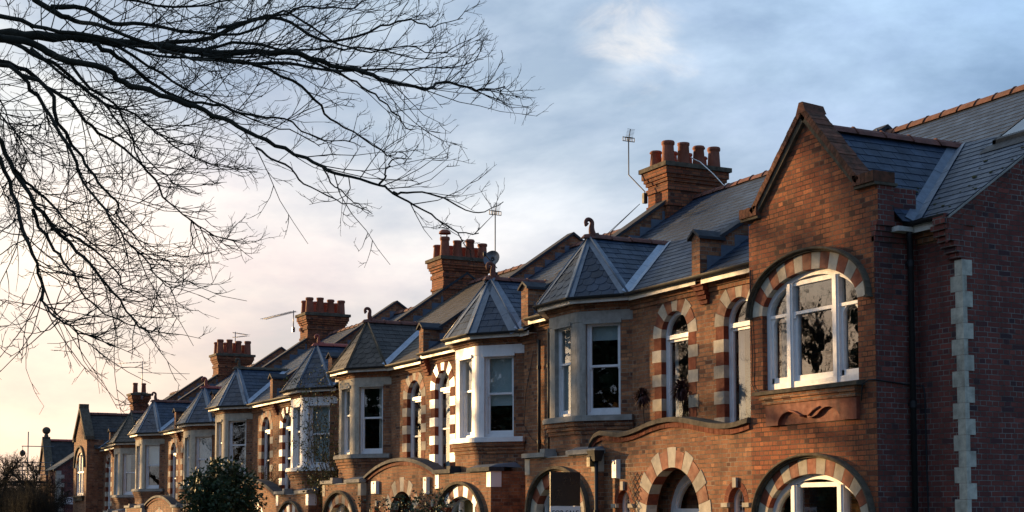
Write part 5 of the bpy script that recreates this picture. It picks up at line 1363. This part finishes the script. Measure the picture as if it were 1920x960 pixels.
# ---- trees ---------------------------------------------------------------
class TreeGen:
    def __init__(s, seed): s.R = random.Random(seed); s.mb = MB(); s.nt = 0
    def tube(s, pts, r0, r1, n):
        m = len(pts)
        if s.fast and n <= 3: 
            pass
        s.mb.tube(pts, [max(.0012, r0 + (r1 - r0) * (i / (m - 1)) ** .8) for i in range(m)], n, 0, False, n > 4)
    fast = False
    def grow(s, p, d, L, r, lvl, droop=.0, curl=.0, maxl=4, kids=None, wander=.3):
        Rr = s.R; seg = max(3, min(9, int(L / .10) if lvl > 1 else int(L / .16))); pts = [p.copy()]; dirs = [d.copy()]; q = p.copy(); dd = d.normalized()
        for i in range(seg):
            t = i / seg
            dd = (dd + Vector((Rr.gauss(0, 1), Rr.gauss(0, 1), Rr.gauss(0, 1))) * wander * .5 + Vector((0, 0, -droop * (1 - t) + curl * t))).normalized()
            q = q + dd * (L / seg); pts.append(q.copy()); dirs.append(dd.copy())
        s.tube(pts, r, r * .4 if lvl < maxl else r * .6, 5 if lvl <= 1 else 3)
        s.kids(pts, dirs, L, r, lvl, droop, curl, maxl, wander)
    def kids(s, pts, dirs, L, r, lvl, droop, curl, maxl, wander, start=.12, dens=1.0):
        if lvl >= maxl: return
        Rr = s.R; n = {0: int(L * 5.2), 1: int(L * 5.0), 2: int(L * 9.5), 3: int(L * 9)}[min(lvl, 3)]
        n = max(2, int(n * dens * .88))
        for k in range(n):
            t = start + (1 - start) * (k + Rr.random()) / n; f = t * (len(pts) - 1); i = min(int(f), len(pts) - 2)
            p = pts[i].lerp(pts[i + 1], f - i); d = dirs[i]
            ax = d.orthogonal().normalized(); a = Rr.uniform(0, 2 * PI); ax = ax * math.cos(a) + d.cross(ax) * math.sin(a)
            an = math.radians(Rr.uniform(22, 55)); nd = (d * math.cos(an) + ax * math.sin(an) + Vector((0, 0, .16))).normalized()
            rem = (1 - t) * L
            nl = {0: (.13 + .32 * rem) * Rr.uniform(.5, 1.25), 1: (.12 + .36 * rem) * Rr.uniform(.6, 1.2), 2: Rr.uniform(.05, .18), 3: Rr.uniform(.03, .07)}[min(lvl, 3)]
            nl = min(nl, {0: 1.0, 1: .5, 2: .2, 3: .08}[min(lvl, 3)])
            nr = {0: max(.0045, r * .42), 1: .0036, 2: .0026, 3: .0018}[min(lvl, 3)]
            s.grow(p, nd, nl, nr, lvl + 1, droop, curl, maxl, None, wander)

def pix(x, y, z):
    """a point z metres out along the sight line of a photo position (to give the traced limbs their place in space)"""
    Y0 = 960 - FPX * math.tan(PITCH); a = (x - 960) / FPX; b = (Y0 - y) / FPX; cc, ss = math.cos(TH), math.sin(TH)
    fz = math.cos(PITCH) - b * math.sin(PITCH); up = math.sin(PITCH) + b * math.cos(PITCH)
    return CAM + Vector((-cc * fz + ss * a, ss * fz + cc * a, up)) * z
def overhanging_tree():
    base = Vector((.2, -16.4, 0))
    T = empty('overhanging_tree', (base.x, base.y, 0), 'bare winter tree whose long drooping branches reach across the top left of the sky', 'tree')
    tr = MB(); trunk = [base + Vector((0, 0, -1.8)), base + Vector((.05, 0, -.4)), base + Vector((.1, .05, 1.4)), base + Vector((.05, .1, 2.8)), base + Vector((.2, 0, 4.4)), base + Vector((.3, .2, 6.5)), base + Vector((.2, .4, 9))]
    tr.tube(trunk, [.42, .34, .29, .27, .21, .15, .08], 14); tr.build('trunk', 'bark', T)
    g = TreeGen(11)
    # (points in the photo, depth at start, depth at end, radius start, radius end in metres, density)
    LIMBS = [
     ([(-60, 58), (0, 62), (70, 68), (160, 72), (250, 83), (320, 92), (400, 100), (480, 98), (560, 100), (620, 123), (680, 136), (733, 153), (797, 166), (830, 154), (880, 165), (915, 168), (948, 160)], 11, 12.2, .056, .005, 1.0),
     ([(0, 68), (67, 83), (100, 103), (133, 115), (200, 128), (233, 157), (283, 173), (333, 187), (383, 207), (433, 230), (480, 255), (534, 279), (588, 302), (615, 318), (656, 332), (713, 345), (737, 362), (778, 384), (819, 409), (859, 436), (895, 437)], 10.6, 11.4, .038, .004, .42),
     ([(737, 362), (762, 360), (805, 363), (846, 379), (886, 400), (914, 393), (944, 381)], 11.2, 11.0, .010, .003, .6),
     ([(713, 345), (724, 330), (727, 311), (740, 299), (773, 296)], 11.2, 11.0, .009, .004, 1.2),
     ([(-40, 55), (0, 73), (43, 90), (100, 120), (133, 143), (167, 173), (200, 197), (250, 213), (283, 240), (317, 267), (360, 293), (400, 310), (450, 314)], 10.8, 12.6, .026, .003, .9),
     ([(-40, 98), (0, 113), (50, 133), (100, 173), (127, 187), (160, 223), (200, 260), (250, 293), (290, 337), (313, 377), (357, 413), (400, 440), (453, 457)], 11.2, 12.0, .030, .003, .9),
     ([(357, 413), (360, 445), (373, 472), (396, 474)], 11.9, 12.0, .007, .003, .6),
     ([(-40, 100), (0, 118), (40, 140), (67, 180), (93, 220), (127, 273), (147, 320), (163, 353), (200, 397), (233, 447), (267, 477), (287, 503), (310, 533), (350, 533)], 11.0, 10.2, .026, .003, .75),
     ([(40, 140), (90, 165), (110, 230), (150, 290), (178, 330), (200, 360), (222, 385), (221, 400), (250, 440), (278, 470), (330, 492)], 11.0, 11.0, .018, .003, .75),
     ([(-50, 220), (0, 300), (23, 360), (43, 430), (60, 477), (77, 527), (87, 573), (110, 600), (147, 623), (190, 632)], 10.4, 9.6, .027, .004, 1.0),
     ([(-50, 180), (0, 268), (27, 320), (67, 383), (100, 427), (133, 460), (167, 493), (200, 537), (233, 573), (253, 605), (277, 622), (304, 616)], 11.5, 11.5, .032, .004, .8),
     ([(100, 427), (125, 440), (147, 447), (187, 477), (217, 507), (233, 540), (267, 553), (304, 590)], 11.5, 12.0, .014, .003, .9),
     ([(27, 320), (60, 350), (100, 385), (130, 420), (170, 455), (210, 480), (240, 520)], 11.5, 12.0, .014, .003, 1.0),
     ([(60, 395), (85, 440), (110, 480), (140, 515), (152, 545), (185, 580), (220, 600), (255, 612)], 11.5, 11.0, .015, .003, .8),
     ([(380, 100), (430, 112), (480, 123), (547, 150), (590, 187), (620, 223), (663, 247), (713, 283), (735, 290), (752, 283), (768, 294)], 11.4, 12.4, .016, .003, .7),
     ([(560, 102), (640, 140), (680, 163), (713, 187), (747, 220), (765, 243), (782, 244)], 11.8, 11.5, .012, .003, .4),
     ([(66, 0), (117, 30), (150, 40), (183, 45), (233, 65), (285, 85), (340, 105), (400, 115)], 11.4, 10.5, .024, .008, 1.0),
     ([(100, 13), (160, 17), (207, 43), (267, 43), (333, 57), (400, 64), (470, 60), (530, 22), (580, 50), (630, 80), (697, 97), (763, 87), (813, 100), (850, 92), (868, 66)], 11.2, 13, .020, .003, .95),
     ([(300, 84), (400, 70), (480, 34), (545, 42), (600, 75), (667, 67), (733, 43), (773, 37), (807, 53), (830, 43), (870, 36)], 12, 12.5, .020, .003, .95),
     ([(410, 52), (480, 38), (540, 25), (580, 10), (647, 17), (700, 0), (770, -6)], 11.5, 12.5, .014, .003, 1.0),
     ([(173, 80), (207, 97), (253, 130), (290, 160), (360, 190), (417, 200), (480, 218), (534, 222), (569, 246), (610, 262), (660, 268), (683, 276)], 11.2, 12.8, .020, .003, .7),
     ([(140, 75), (220, 90), (300, 140), (367, 180), (420, 197), (500, 235), (560, 250), (600, 275)], 12, 12.5, .016, .003, .7),
     ([(400, 108), (480, 120), (540, 118), (600, 130), (660, 130), (720, 130), (790, 128), (850, 128), (905, 110)], 12, 12.0, .018, .003, 1.0),
     ([(300, 95), (380, 92), (460, 82), (540, 95), (620, 90), (700, 92), (780, 110), (860, 105)], 12.4, 12.6, .018, .003, .9),
     ([(-30, 20), (40, 40), (110, 60), (190, 70), (270, 98), (350, 110), (430, 108), (520, 110), (590, 120)], 10.4, 11.5, .026, .005, 1.0),
     ([(-30, -20), (60, -5), (160, -15), (260, 5), (360, 12), (430, 0), (520, -10)], 11.5, 12.5, .022, .006, 1.0),
     ([(60, 90), (130, 150), (180, 180), (230, 235), (270, 290), (310, 330), (350, 360)], 12, 12.6, .014, .003, .9),
     ([(130, 115), (170, 165), (215, 195), (240, 240), (262, 300), (300, 345), (340, 350), (400, 345)], 12, 12.6, .014, .003, .9),
     ([(480, 275), (510, 295), (545, 318), (570, 345), (610, 365), (640, 380), (662, 385), (700, 402)], 11.0, 11.0, .010, .003, .9),
     ([(600, 308), (620, 340), (650, 368), (672, 385), (690, 392)], 11.2, 11.4, .007, .003, .9),
     ([(-30, 180), (0, 215), (30, 250), (50, 300), (20, 350)], 12, 12.5, .012, .003, 1.0),
     ([(-30, 330), (0, 345), (15, 375), (30, 395), (60, 415)], 12, 12.0, .008, .003, .8),
     ([(-60, 120), (0, 190), (25, 240), (60, 285), (110, 310), (160, 318)], 12.5, 13, .012, .003, .7),
    ]
    for pts, z0, z1, r0, r1, dens in LIMBS:
        m = len(pts); P = [pix(x, y, z0 + (z1 - z0) * (i / (m - 1)) + .12 * math.sin(i * 1.9 + z0 * 7)) for i, (x, y) in enumerate(pts)]
        if pts[0][0] < 20:                     # limbs that leave the picture go on to the trunk
            t_ = base + Vector((.1, .05, 2.3 + 2.2 * (1 - (pts[0][1] + 60) / 420)))
            d_ = (P[0] - P[1]); P = [t_, t_.lerp(P[0], .35) + Vector((0, 0, .15)), t_.lerp(P[0], .7) + Vector((0, 0, .15)), P[0] + d_.normalized() * min(.35, d_.length)] + P
        # smooth
        Q = []; n = len(P)
        for i in range(n - 1):
            p0, p1, p2, p3 = P[max(i - 1, 0)], P[i], P[i + 1], P[min(i + 2, n - 1)]
            for k in range(3):
                t = k / 3; Q.append(.5 * ((2 * p1) + (p2 - p0) * t + (2 * p0 - 5 * p1 + 4 * p2 - p3) * t * t + (3 * p1 - p0 - 3 * p2 + p3) * t ** 3))
        Q.append(P[-1]); q = len(Q)
        Q = [v + Vector((g.R.gauss(0, .007), g.R.gauss(0, .007), g.R.gauss(0, .007))) for v in Q]
        g.mb.tube(Q, [(r0 + (r1 - r0) * (i / (q - 1)) ** .75) * (1 + g.R.uniform(-.08, .08)) for i in range(q)], 7 if r0 > .012 else 5, 0, False, True)
        L = sum((Q[i + 1] - Q[i]).length for i in range(q - 1)); D = [(Q[min(i + 1, q - 1)] - Q[max(i - 1, 0)]).normalized() for i in range(q)]
        st = .42 if pts[0][0] < 20 and z0 > 0 else .05
        g.kids(Q, D, L, .007, 0 if r0 > .010 else 1, -.02, .15, 4, .26, st, dens)
    print('overhanging tree faces', len(g.mb.f))
    g.mb.build('branches', 'bark', T, True)
overhanging_tree()

def bare_tree(seed, h, spread, label, x, y, group=None, maxl=3, mat='bark', zlow=1.6, dens=1.0, name='bare_tree'):
    T = empty(name, (x, y, ground_z(x)), label, 'tree', group)
    rr = random.Random(seed); g = TreeGen(seed); gz = ground_z(x) - ZC
    top = Vector((x, y, gz + h * .55)); b = Vector((x, y, gz - .1)); tr = MB()
    tr.tube([b, b.lerp(top, .5) + Vector((.1, .05, 0)), top, top + Vector((.1, -.1, h * .3))], [h * .028, h * .021, h * .014, h * .004], 9); tr.build('trunk', mat, T)
    nl = 15
    for k in range(nl):
        a = k * 2.4 + rr.uniform(-.4, .4); f = k / nl; p = Vector((x, y, gz + zlow + (h * .75 - zlow) * f)); el = .35 + .6 * f
        d = Vector((math.cos(a) * math.cos(el), math.sin(a) * math.cos(el), math.sin(el))); L = spread * (1.15 - .55 * f) * rr.uniform(.8, 1.1)
        pts = [p]; dirs = [d]; dd = d
        for i in range(8):
            dd = (dd + Vector((rr.gauss(0, 1), rr.gauss(0, 1), rr.gauss(0, 1))) * .16 + Vector((0, 0, .04))).normalized(); pts.append(pts[-1] + dd * L / 8); dirs.append(dd)
        g.mb.tube(pts, [h * .010 * (1 - i / 9.5) + .004 for i in range(9)], 5, 0, False, True)
        for j in range(1, 9):
            for _ in range(int(3 * dens)):
                ax = dirs[j].orthogonal().normalized(); an = rr.uniform(0, 6.28); ax = ax * math.cos(an) + dirs[j].cross(ax) * math.sin(an)
                nd = (dirs[j] * .75 + ax * .7 + Vector((0, 0, .15))).normalized(); LL = spread * rr.uniform(.2, .42) * (1.15 - j / 12)
                g.R = rr; p2 = [pts[j]]; d2 = [nd]; q = nd
                for i in range(5): q = (q + Vector((rr.gauss(0, 1), rr.gauss(0, 1), rr.gauss(0, 1))) * .17 + Vector((0, 0, .05))).normalized(); p2.append(p2[-1] + q * LL / 5); d2.append(q)
                g.mb.tube(p2, [h * .0028 * (1 - i / 6) + .003 for i in range(6)], 4, 0, False)
                for i in range(1, 6):
                    for _ in range(int(3 * dens)):
                        w = Vector((rr.gauss(0, 1), rr.gauss(0, 1), rr.gauss(0, 1))).normalized(); e = (d2[i] + w * .7).normalized(); l3 = LL * rr.uniform(.2, .5)
                        g.mb.tube([p2[i], p2[i] + e * l3 * .5 + w * l3 * .06, p2[i] + e * l3], [.006, .005, .0035], 3, 0, False)
                        if maxl > 3:
                            for _ in range(2):
                                w = Vector((rr.gauss(0, 1), rr.gauss(0, 1), rr.gauss(0, 1))).normalized(); pp = p2[i] + e * l3 * rr.uniform(.3, .9); g.mb.tube([pp, pp + (e + w).normalized() * l3 * .4], [.0045, .003], 3, 0, False)
    g.mb.build('branches', mat, T); return T
def copy_tree(T, x, y, rz, label, s=1.0):
    c = T.copy(); col.objects.link(c); c.location = (x, y, ground_z(x)); c.rotation_euler = (0, 0, rz); c.scale = (s, s, s); c['label'] = label
    for ch in T.children: d = ch.copy(); col.objects.link(d); d.parent = c
    return c
# the row of street trees on this side of the road: outside the picture, but seen in the panes and as broken shade
ROW = 'street trees along the near pavement'
t0 = bare_tree(3, 16, 4.4, 'bare street tree nearest the view, outside its left edge', -34, -16.6, ROW, 4, dens=.78, zlow=7.6)
for x, y, rz, s, lb in ((-43, -16.4, 1.3, 1.0, 'second bare street tree along the pavement, outside the view'), (-59.5, -16.8, 2.6, .95, 'third bare street tree along the pavement, outside the view'),
                    (-72, -16.5, 4.0, 1.0, 'fourth bare street tree along the pavement, outside the view'), (-85, -16.6, 5.2, 1.0, 'fifth bare street tree along the pavement, outside the view'), (-106, -16.6, .6, 1.1, 'furthest bare street tree along the pavement, outside the view')):
    copy_tree(t0, x, y, rz, lb, s)
ROW2 = 'lower branched bare trees behind the near pavement'
t2 = bare_tree(9, 13, 4.8, 'low branched bare tree left of the viewpoint, mirrored in the big arched window', -32, -24.5, ROW2, 4, dens=.85, zlow=2.4)
copy_tree(t2, -43.5, -24.2, 2.2, 'second low branched bare tree left of the viewpoint, mirrored in the narrow windows', 1.0)
def evergreen(x, y, h, label):  # unseen trees added to darken what the bay panes reflect
    T = empty('evergreen_tree', (x, y, ground_z(x)), label, 'tree', 'evergreen trees added behind the viewpoint')
    gz = ground_z(x) - ZC; t = MB(); t.tube([(x, y, gz), (x + .1, y, gz + h * .5), (x, y + .1, gz + h * .92)], [.28, .18, .04], 9)
    for k in range(16):
        a = k * 2.4; z = gz + h * (.15 + .045 * k); r = 2.2 * (1 - .035 * k); t.tube([(x, y, z), (x + r * math.cos(a), y + r * math.sin(a), z + .6)], [.07, .02], 5)
    t.build('trunk', 'bark_brown', T); c = MB()
    for k in range(64):
        f = R.random(); a = R.uniform(0, 6.28); r = 2.7 * math.sin(PI * (.12 + .80 * f)) * R.uniform(.35, 1)
        leafy(c, (x + r * math.cos(a), y + r * math.sin(a), gz + h * (.10 + .88 * f)), (.9, .9, .7), 130, .42, 1.6)
    c.build('crown', 'leaf', T); return T
e0 = evergreen(-7, -25, 10.5, 'dense evergreen added behind the viewpoint, nearest of its row, seen only in the panes')
ORD = ['second', 'third', 'fourth', 'fifth', 'sixth', 'seventh', 'eighth', 'ninth', 'tenth']
for k in range(5):
    copy_tree(e0, -11 - 4.1 * k, -25.5 - (k % 2) * 1.2, 1.3 * k, ORD[k] + ' evergreen of the added row behind the viewpoint, seen only in the panes', 1.0 + .06 * (k % 3))
copy_tree(e0, -3, -26, .5, 'evergreen added behind the viewpoint, third from the right end of its row', 1.05)
copy_tree(e0, 1, -25.2, 2.5, 'evergreen added behind the viewpoint, second from the right end of its row', 1.0)
copy_tree(e0, 5, -26, 4.4, 'evergreen added behind the viewpoint, at the right end of its row', 1.1)
def leafy_hedge():  # dark row added out of view to darken reflections in the lower windows
    T = thing('hedge', -55, -19.2, -2.6, 'long clipped evergreen hedge added behind the far pavement, seen only in the panes', 'hedge')
    f = MB(); st = MB()
    for k in range(150):
        x = -17 - k * .6; z0 = ground_z(x) - ZC
        st.tube([(x, -19.2, z0), (x + .1, -19.1, z0 + 1.6), (x - .1, -19.3, z0 + 3.1)], [.05, .03, .01], 4, 0, False)
        for z in (.5, 1.3, 2.1, 2.9): leafy(f, (x, -19.2, z0 + z), (.7, .6, .6), 75, .34, 1.8)
    st.build('stem', 'bark_brown', T, True, False); f.build('foliage', 'leaf', T, True, False)
leafy_hedge()
# bare trees at the far left
t1 = bare_tree(21, 6.0, 3.0, 'dark bare tree at the far left edge, low in front of the sunset', -66, -3.5, 'bare trees at the end of the street', 4, 'bark', 1.2, 1.0)
copy_tree(t1, -72, -.9, 2.0, 'bare tree in front of the scaffolding, between the edge tree and the dark house', 1.0)
copy_tree(t1, -67.5, -1.2, 4.1, 'small brown bare tree against the walls of the corner house', .80)
copy_tree(t1, -90, -3.0, 1.0, 'faint far bare tree behind the others at the left edge', 1.0)
def hedge(x0, x1, y, h, label):
    T = thing('hedge', (x0 + x1) / 2, y, -3, label, 'hedge')
    st = MB(); n = 4200
    for k in range(n):
        x = R.uniform(x0, x1); yy = y + R.gauss(0, .5); zb = -3 + R.uniform(0, 1.8); hh = h + R.uniform(-.7, .25)
        st.tube([(x, yy, zb), (x + R.uniform(-.2, .2), yy + R.uniform(-.2, .2), (zb + hh) / 2), (x + R.uniform(-.35, .35), yy + R.uniform(-.35, .35), hh)], [.014, .010, .005], 3, 0, False)
    st.build('branches', 'bark', T)
hedge(-76, -59, -2.6, 1.15, 'dark twiggy hedge along the bottom left corner')

# ------------------------------------------------------------------ light
w = bpy.data.worlds.new('World'); sc.world = w; w.use_nodes = True
nt = w.node_tree
for n in list(nt.nodes): nt.nodes.remove(n)
out = nt.nodes.new('ShaderNodeOutputWorld'); bg = nt.nodes.new('ShaderNodeBackground')
sky = nt.nodes.new('ShaderNodeTexSky'); sky.sky_type = 'NISHITA'; sky.sun_disc = False
sky.sun_elevation = SUN_EL; sky.air_density = 1.0; sky.dust_density = 2.0; sky.ozone_density = 3.5
sky.sun_rotation = math.atan2(SUN_DIR.x, SUN_DIR.y)
tc = nt.nodes.new('ShaderNodeTexCoord')
mp = nt.nodes.new('ShaderNodeMapping'); mp.inputs['Scale'].default_value = (1, 1, 2.6)
mp.inputs['Location'].default_value = (.3, .1, .0)
nt.links.new(tc.outputs['Generated'], mp.inputs[0])
def wn(scale, det=6, rough=.6, dist=0.0):
    n = nt.nodes.new('ShaderNodeTexNoise'); n.inputs['Scale'].default_value = scale; n.inputs['Detail'].default_value = det; n.inputs['Roughness'].default_value = rough; n.inputs['Distortion'].default_value = dist
    nt.links.new(mp.outputs[0], n.inputs['Vector']); return n
# angle to the sun
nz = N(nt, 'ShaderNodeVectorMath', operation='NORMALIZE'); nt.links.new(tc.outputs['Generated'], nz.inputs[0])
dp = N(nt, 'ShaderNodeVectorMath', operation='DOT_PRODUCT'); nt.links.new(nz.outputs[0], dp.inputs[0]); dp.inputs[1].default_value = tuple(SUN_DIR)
sep = nt.nodes.new('ShaderNodeSeparateXYZ'); nt.links.new(nz.outputs[0], sep.inputs[0])
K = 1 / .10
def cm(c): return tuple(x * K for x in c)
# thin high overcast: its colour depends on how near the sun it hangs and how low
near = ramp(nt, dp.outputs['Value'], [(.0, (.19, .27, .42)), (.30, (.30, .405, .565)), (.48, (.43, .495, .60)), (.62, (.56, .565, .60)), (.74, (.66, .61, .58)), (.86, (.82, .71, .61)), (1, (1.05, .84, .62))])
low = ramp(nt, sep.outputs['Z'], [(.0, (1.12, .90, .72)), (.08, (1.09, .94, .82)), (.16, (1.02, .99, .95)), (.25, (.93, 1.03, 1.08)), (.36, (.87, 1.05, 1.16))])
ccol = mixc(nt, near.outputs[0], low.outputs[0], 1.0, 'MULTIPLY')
n1 = wn(2.6, 7, .58, .15); n2 = wn(6.0, 6, .6, .1)
shade = ramp(nt, n2.outputs[0], [(.32, (.80, .78, .84)), (.66, (1.12, 1.09, 1.05))])
ccol = mixc(nt, ccol, shade.outputs[0], 1.0, 'MULTIPLY')
# one bright tuft of cloud high on the right
pv = (pix(1200, 55, 1.0) - CAM).normalized()
d2 = N(nt, 'ShaderNodeVectorMath', operation='DOT_PRODUCT'); nt.links.new(nz.outputs[0], d2.inputs[0]); d2.inputs[1].default_value = tuple(pv)
n3 = wn(9, 7, .62, .8)
ad = N(nt, 'ShaderNodeMath', operation='MULTIPLY_ADD'); nt.links.new(n3.outputs[0], ad.inputs[0]); ad.inputs[1].default_value = .0042; nt.links.new(d2.outputs['Value'], ad.inputs[2])
mr = N(nt, 'ShaderNodeMapRange'); mr.interpolation_type = 'SMOOTHERSTEP'; nt.links.new(ad.outputs[0], mr.inputs['Value']); mr.inputs['From Min'].default_value = 1.0010; mr.inputs['From Max'].default_value = 1.0034
tuftf = mr.outputs[0]
ks = N(nt, 'ShaderNodeVectorMath', operation='SCALE'); ks.inputs['Scale'].default_value = K
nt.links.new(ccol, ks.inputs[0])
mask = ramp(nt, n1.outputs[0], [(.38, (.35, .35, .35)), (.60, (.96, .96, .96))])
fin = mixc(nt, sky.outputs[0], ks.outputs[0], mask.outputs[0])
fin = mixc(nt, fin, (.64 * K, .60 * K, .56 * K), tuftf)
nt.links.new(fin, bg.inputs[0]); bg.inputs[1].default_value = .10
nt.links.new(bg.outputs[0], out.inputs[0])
sl = bpy.data.lights.new('sun', 'SUN'); sl.energy = 5.0; sl.angle = math.radians(.6); sl.color = (1, .63, .28)
so = bpy.data.objects.new('sun', sl); col.objects.link(so); so.rotation_euler = SUN_DIR.to_track_quat('Z', 'Y').to_euler()

# ------------------------------------------------------------------ camera
cd = bpy.data.cameras.new('camera'); co = bpy.data.objects.new('camera', cd); col.objects.link(co); sc.camera = co
co.location = (CAM.x, CAM.y, ZC); co.rotation_euler = (PI / 2 + PITCH, 0, PI / 2 - TH)
cd.sensor_width = 36; cd.lens = FPX / 1920 * 36; cd.shift_y = ((960 - FPX * math.tan(PITCH)) - 480) / 1920
cd.clip_end = 3000; cd.clip_start = .1
sc.view_settings.view_transform = 'Standard'; sc.view_settings.look = 'None'; sc.view_settings.gamma = 1
sc.view_settings.exposure = 0.8
sc.render.resolution_x, sc.render.resolution_y = 1024, 512
if 'org' in H0:
    for o in bpy.data.objects:
        if 'org' in o: del o['org']
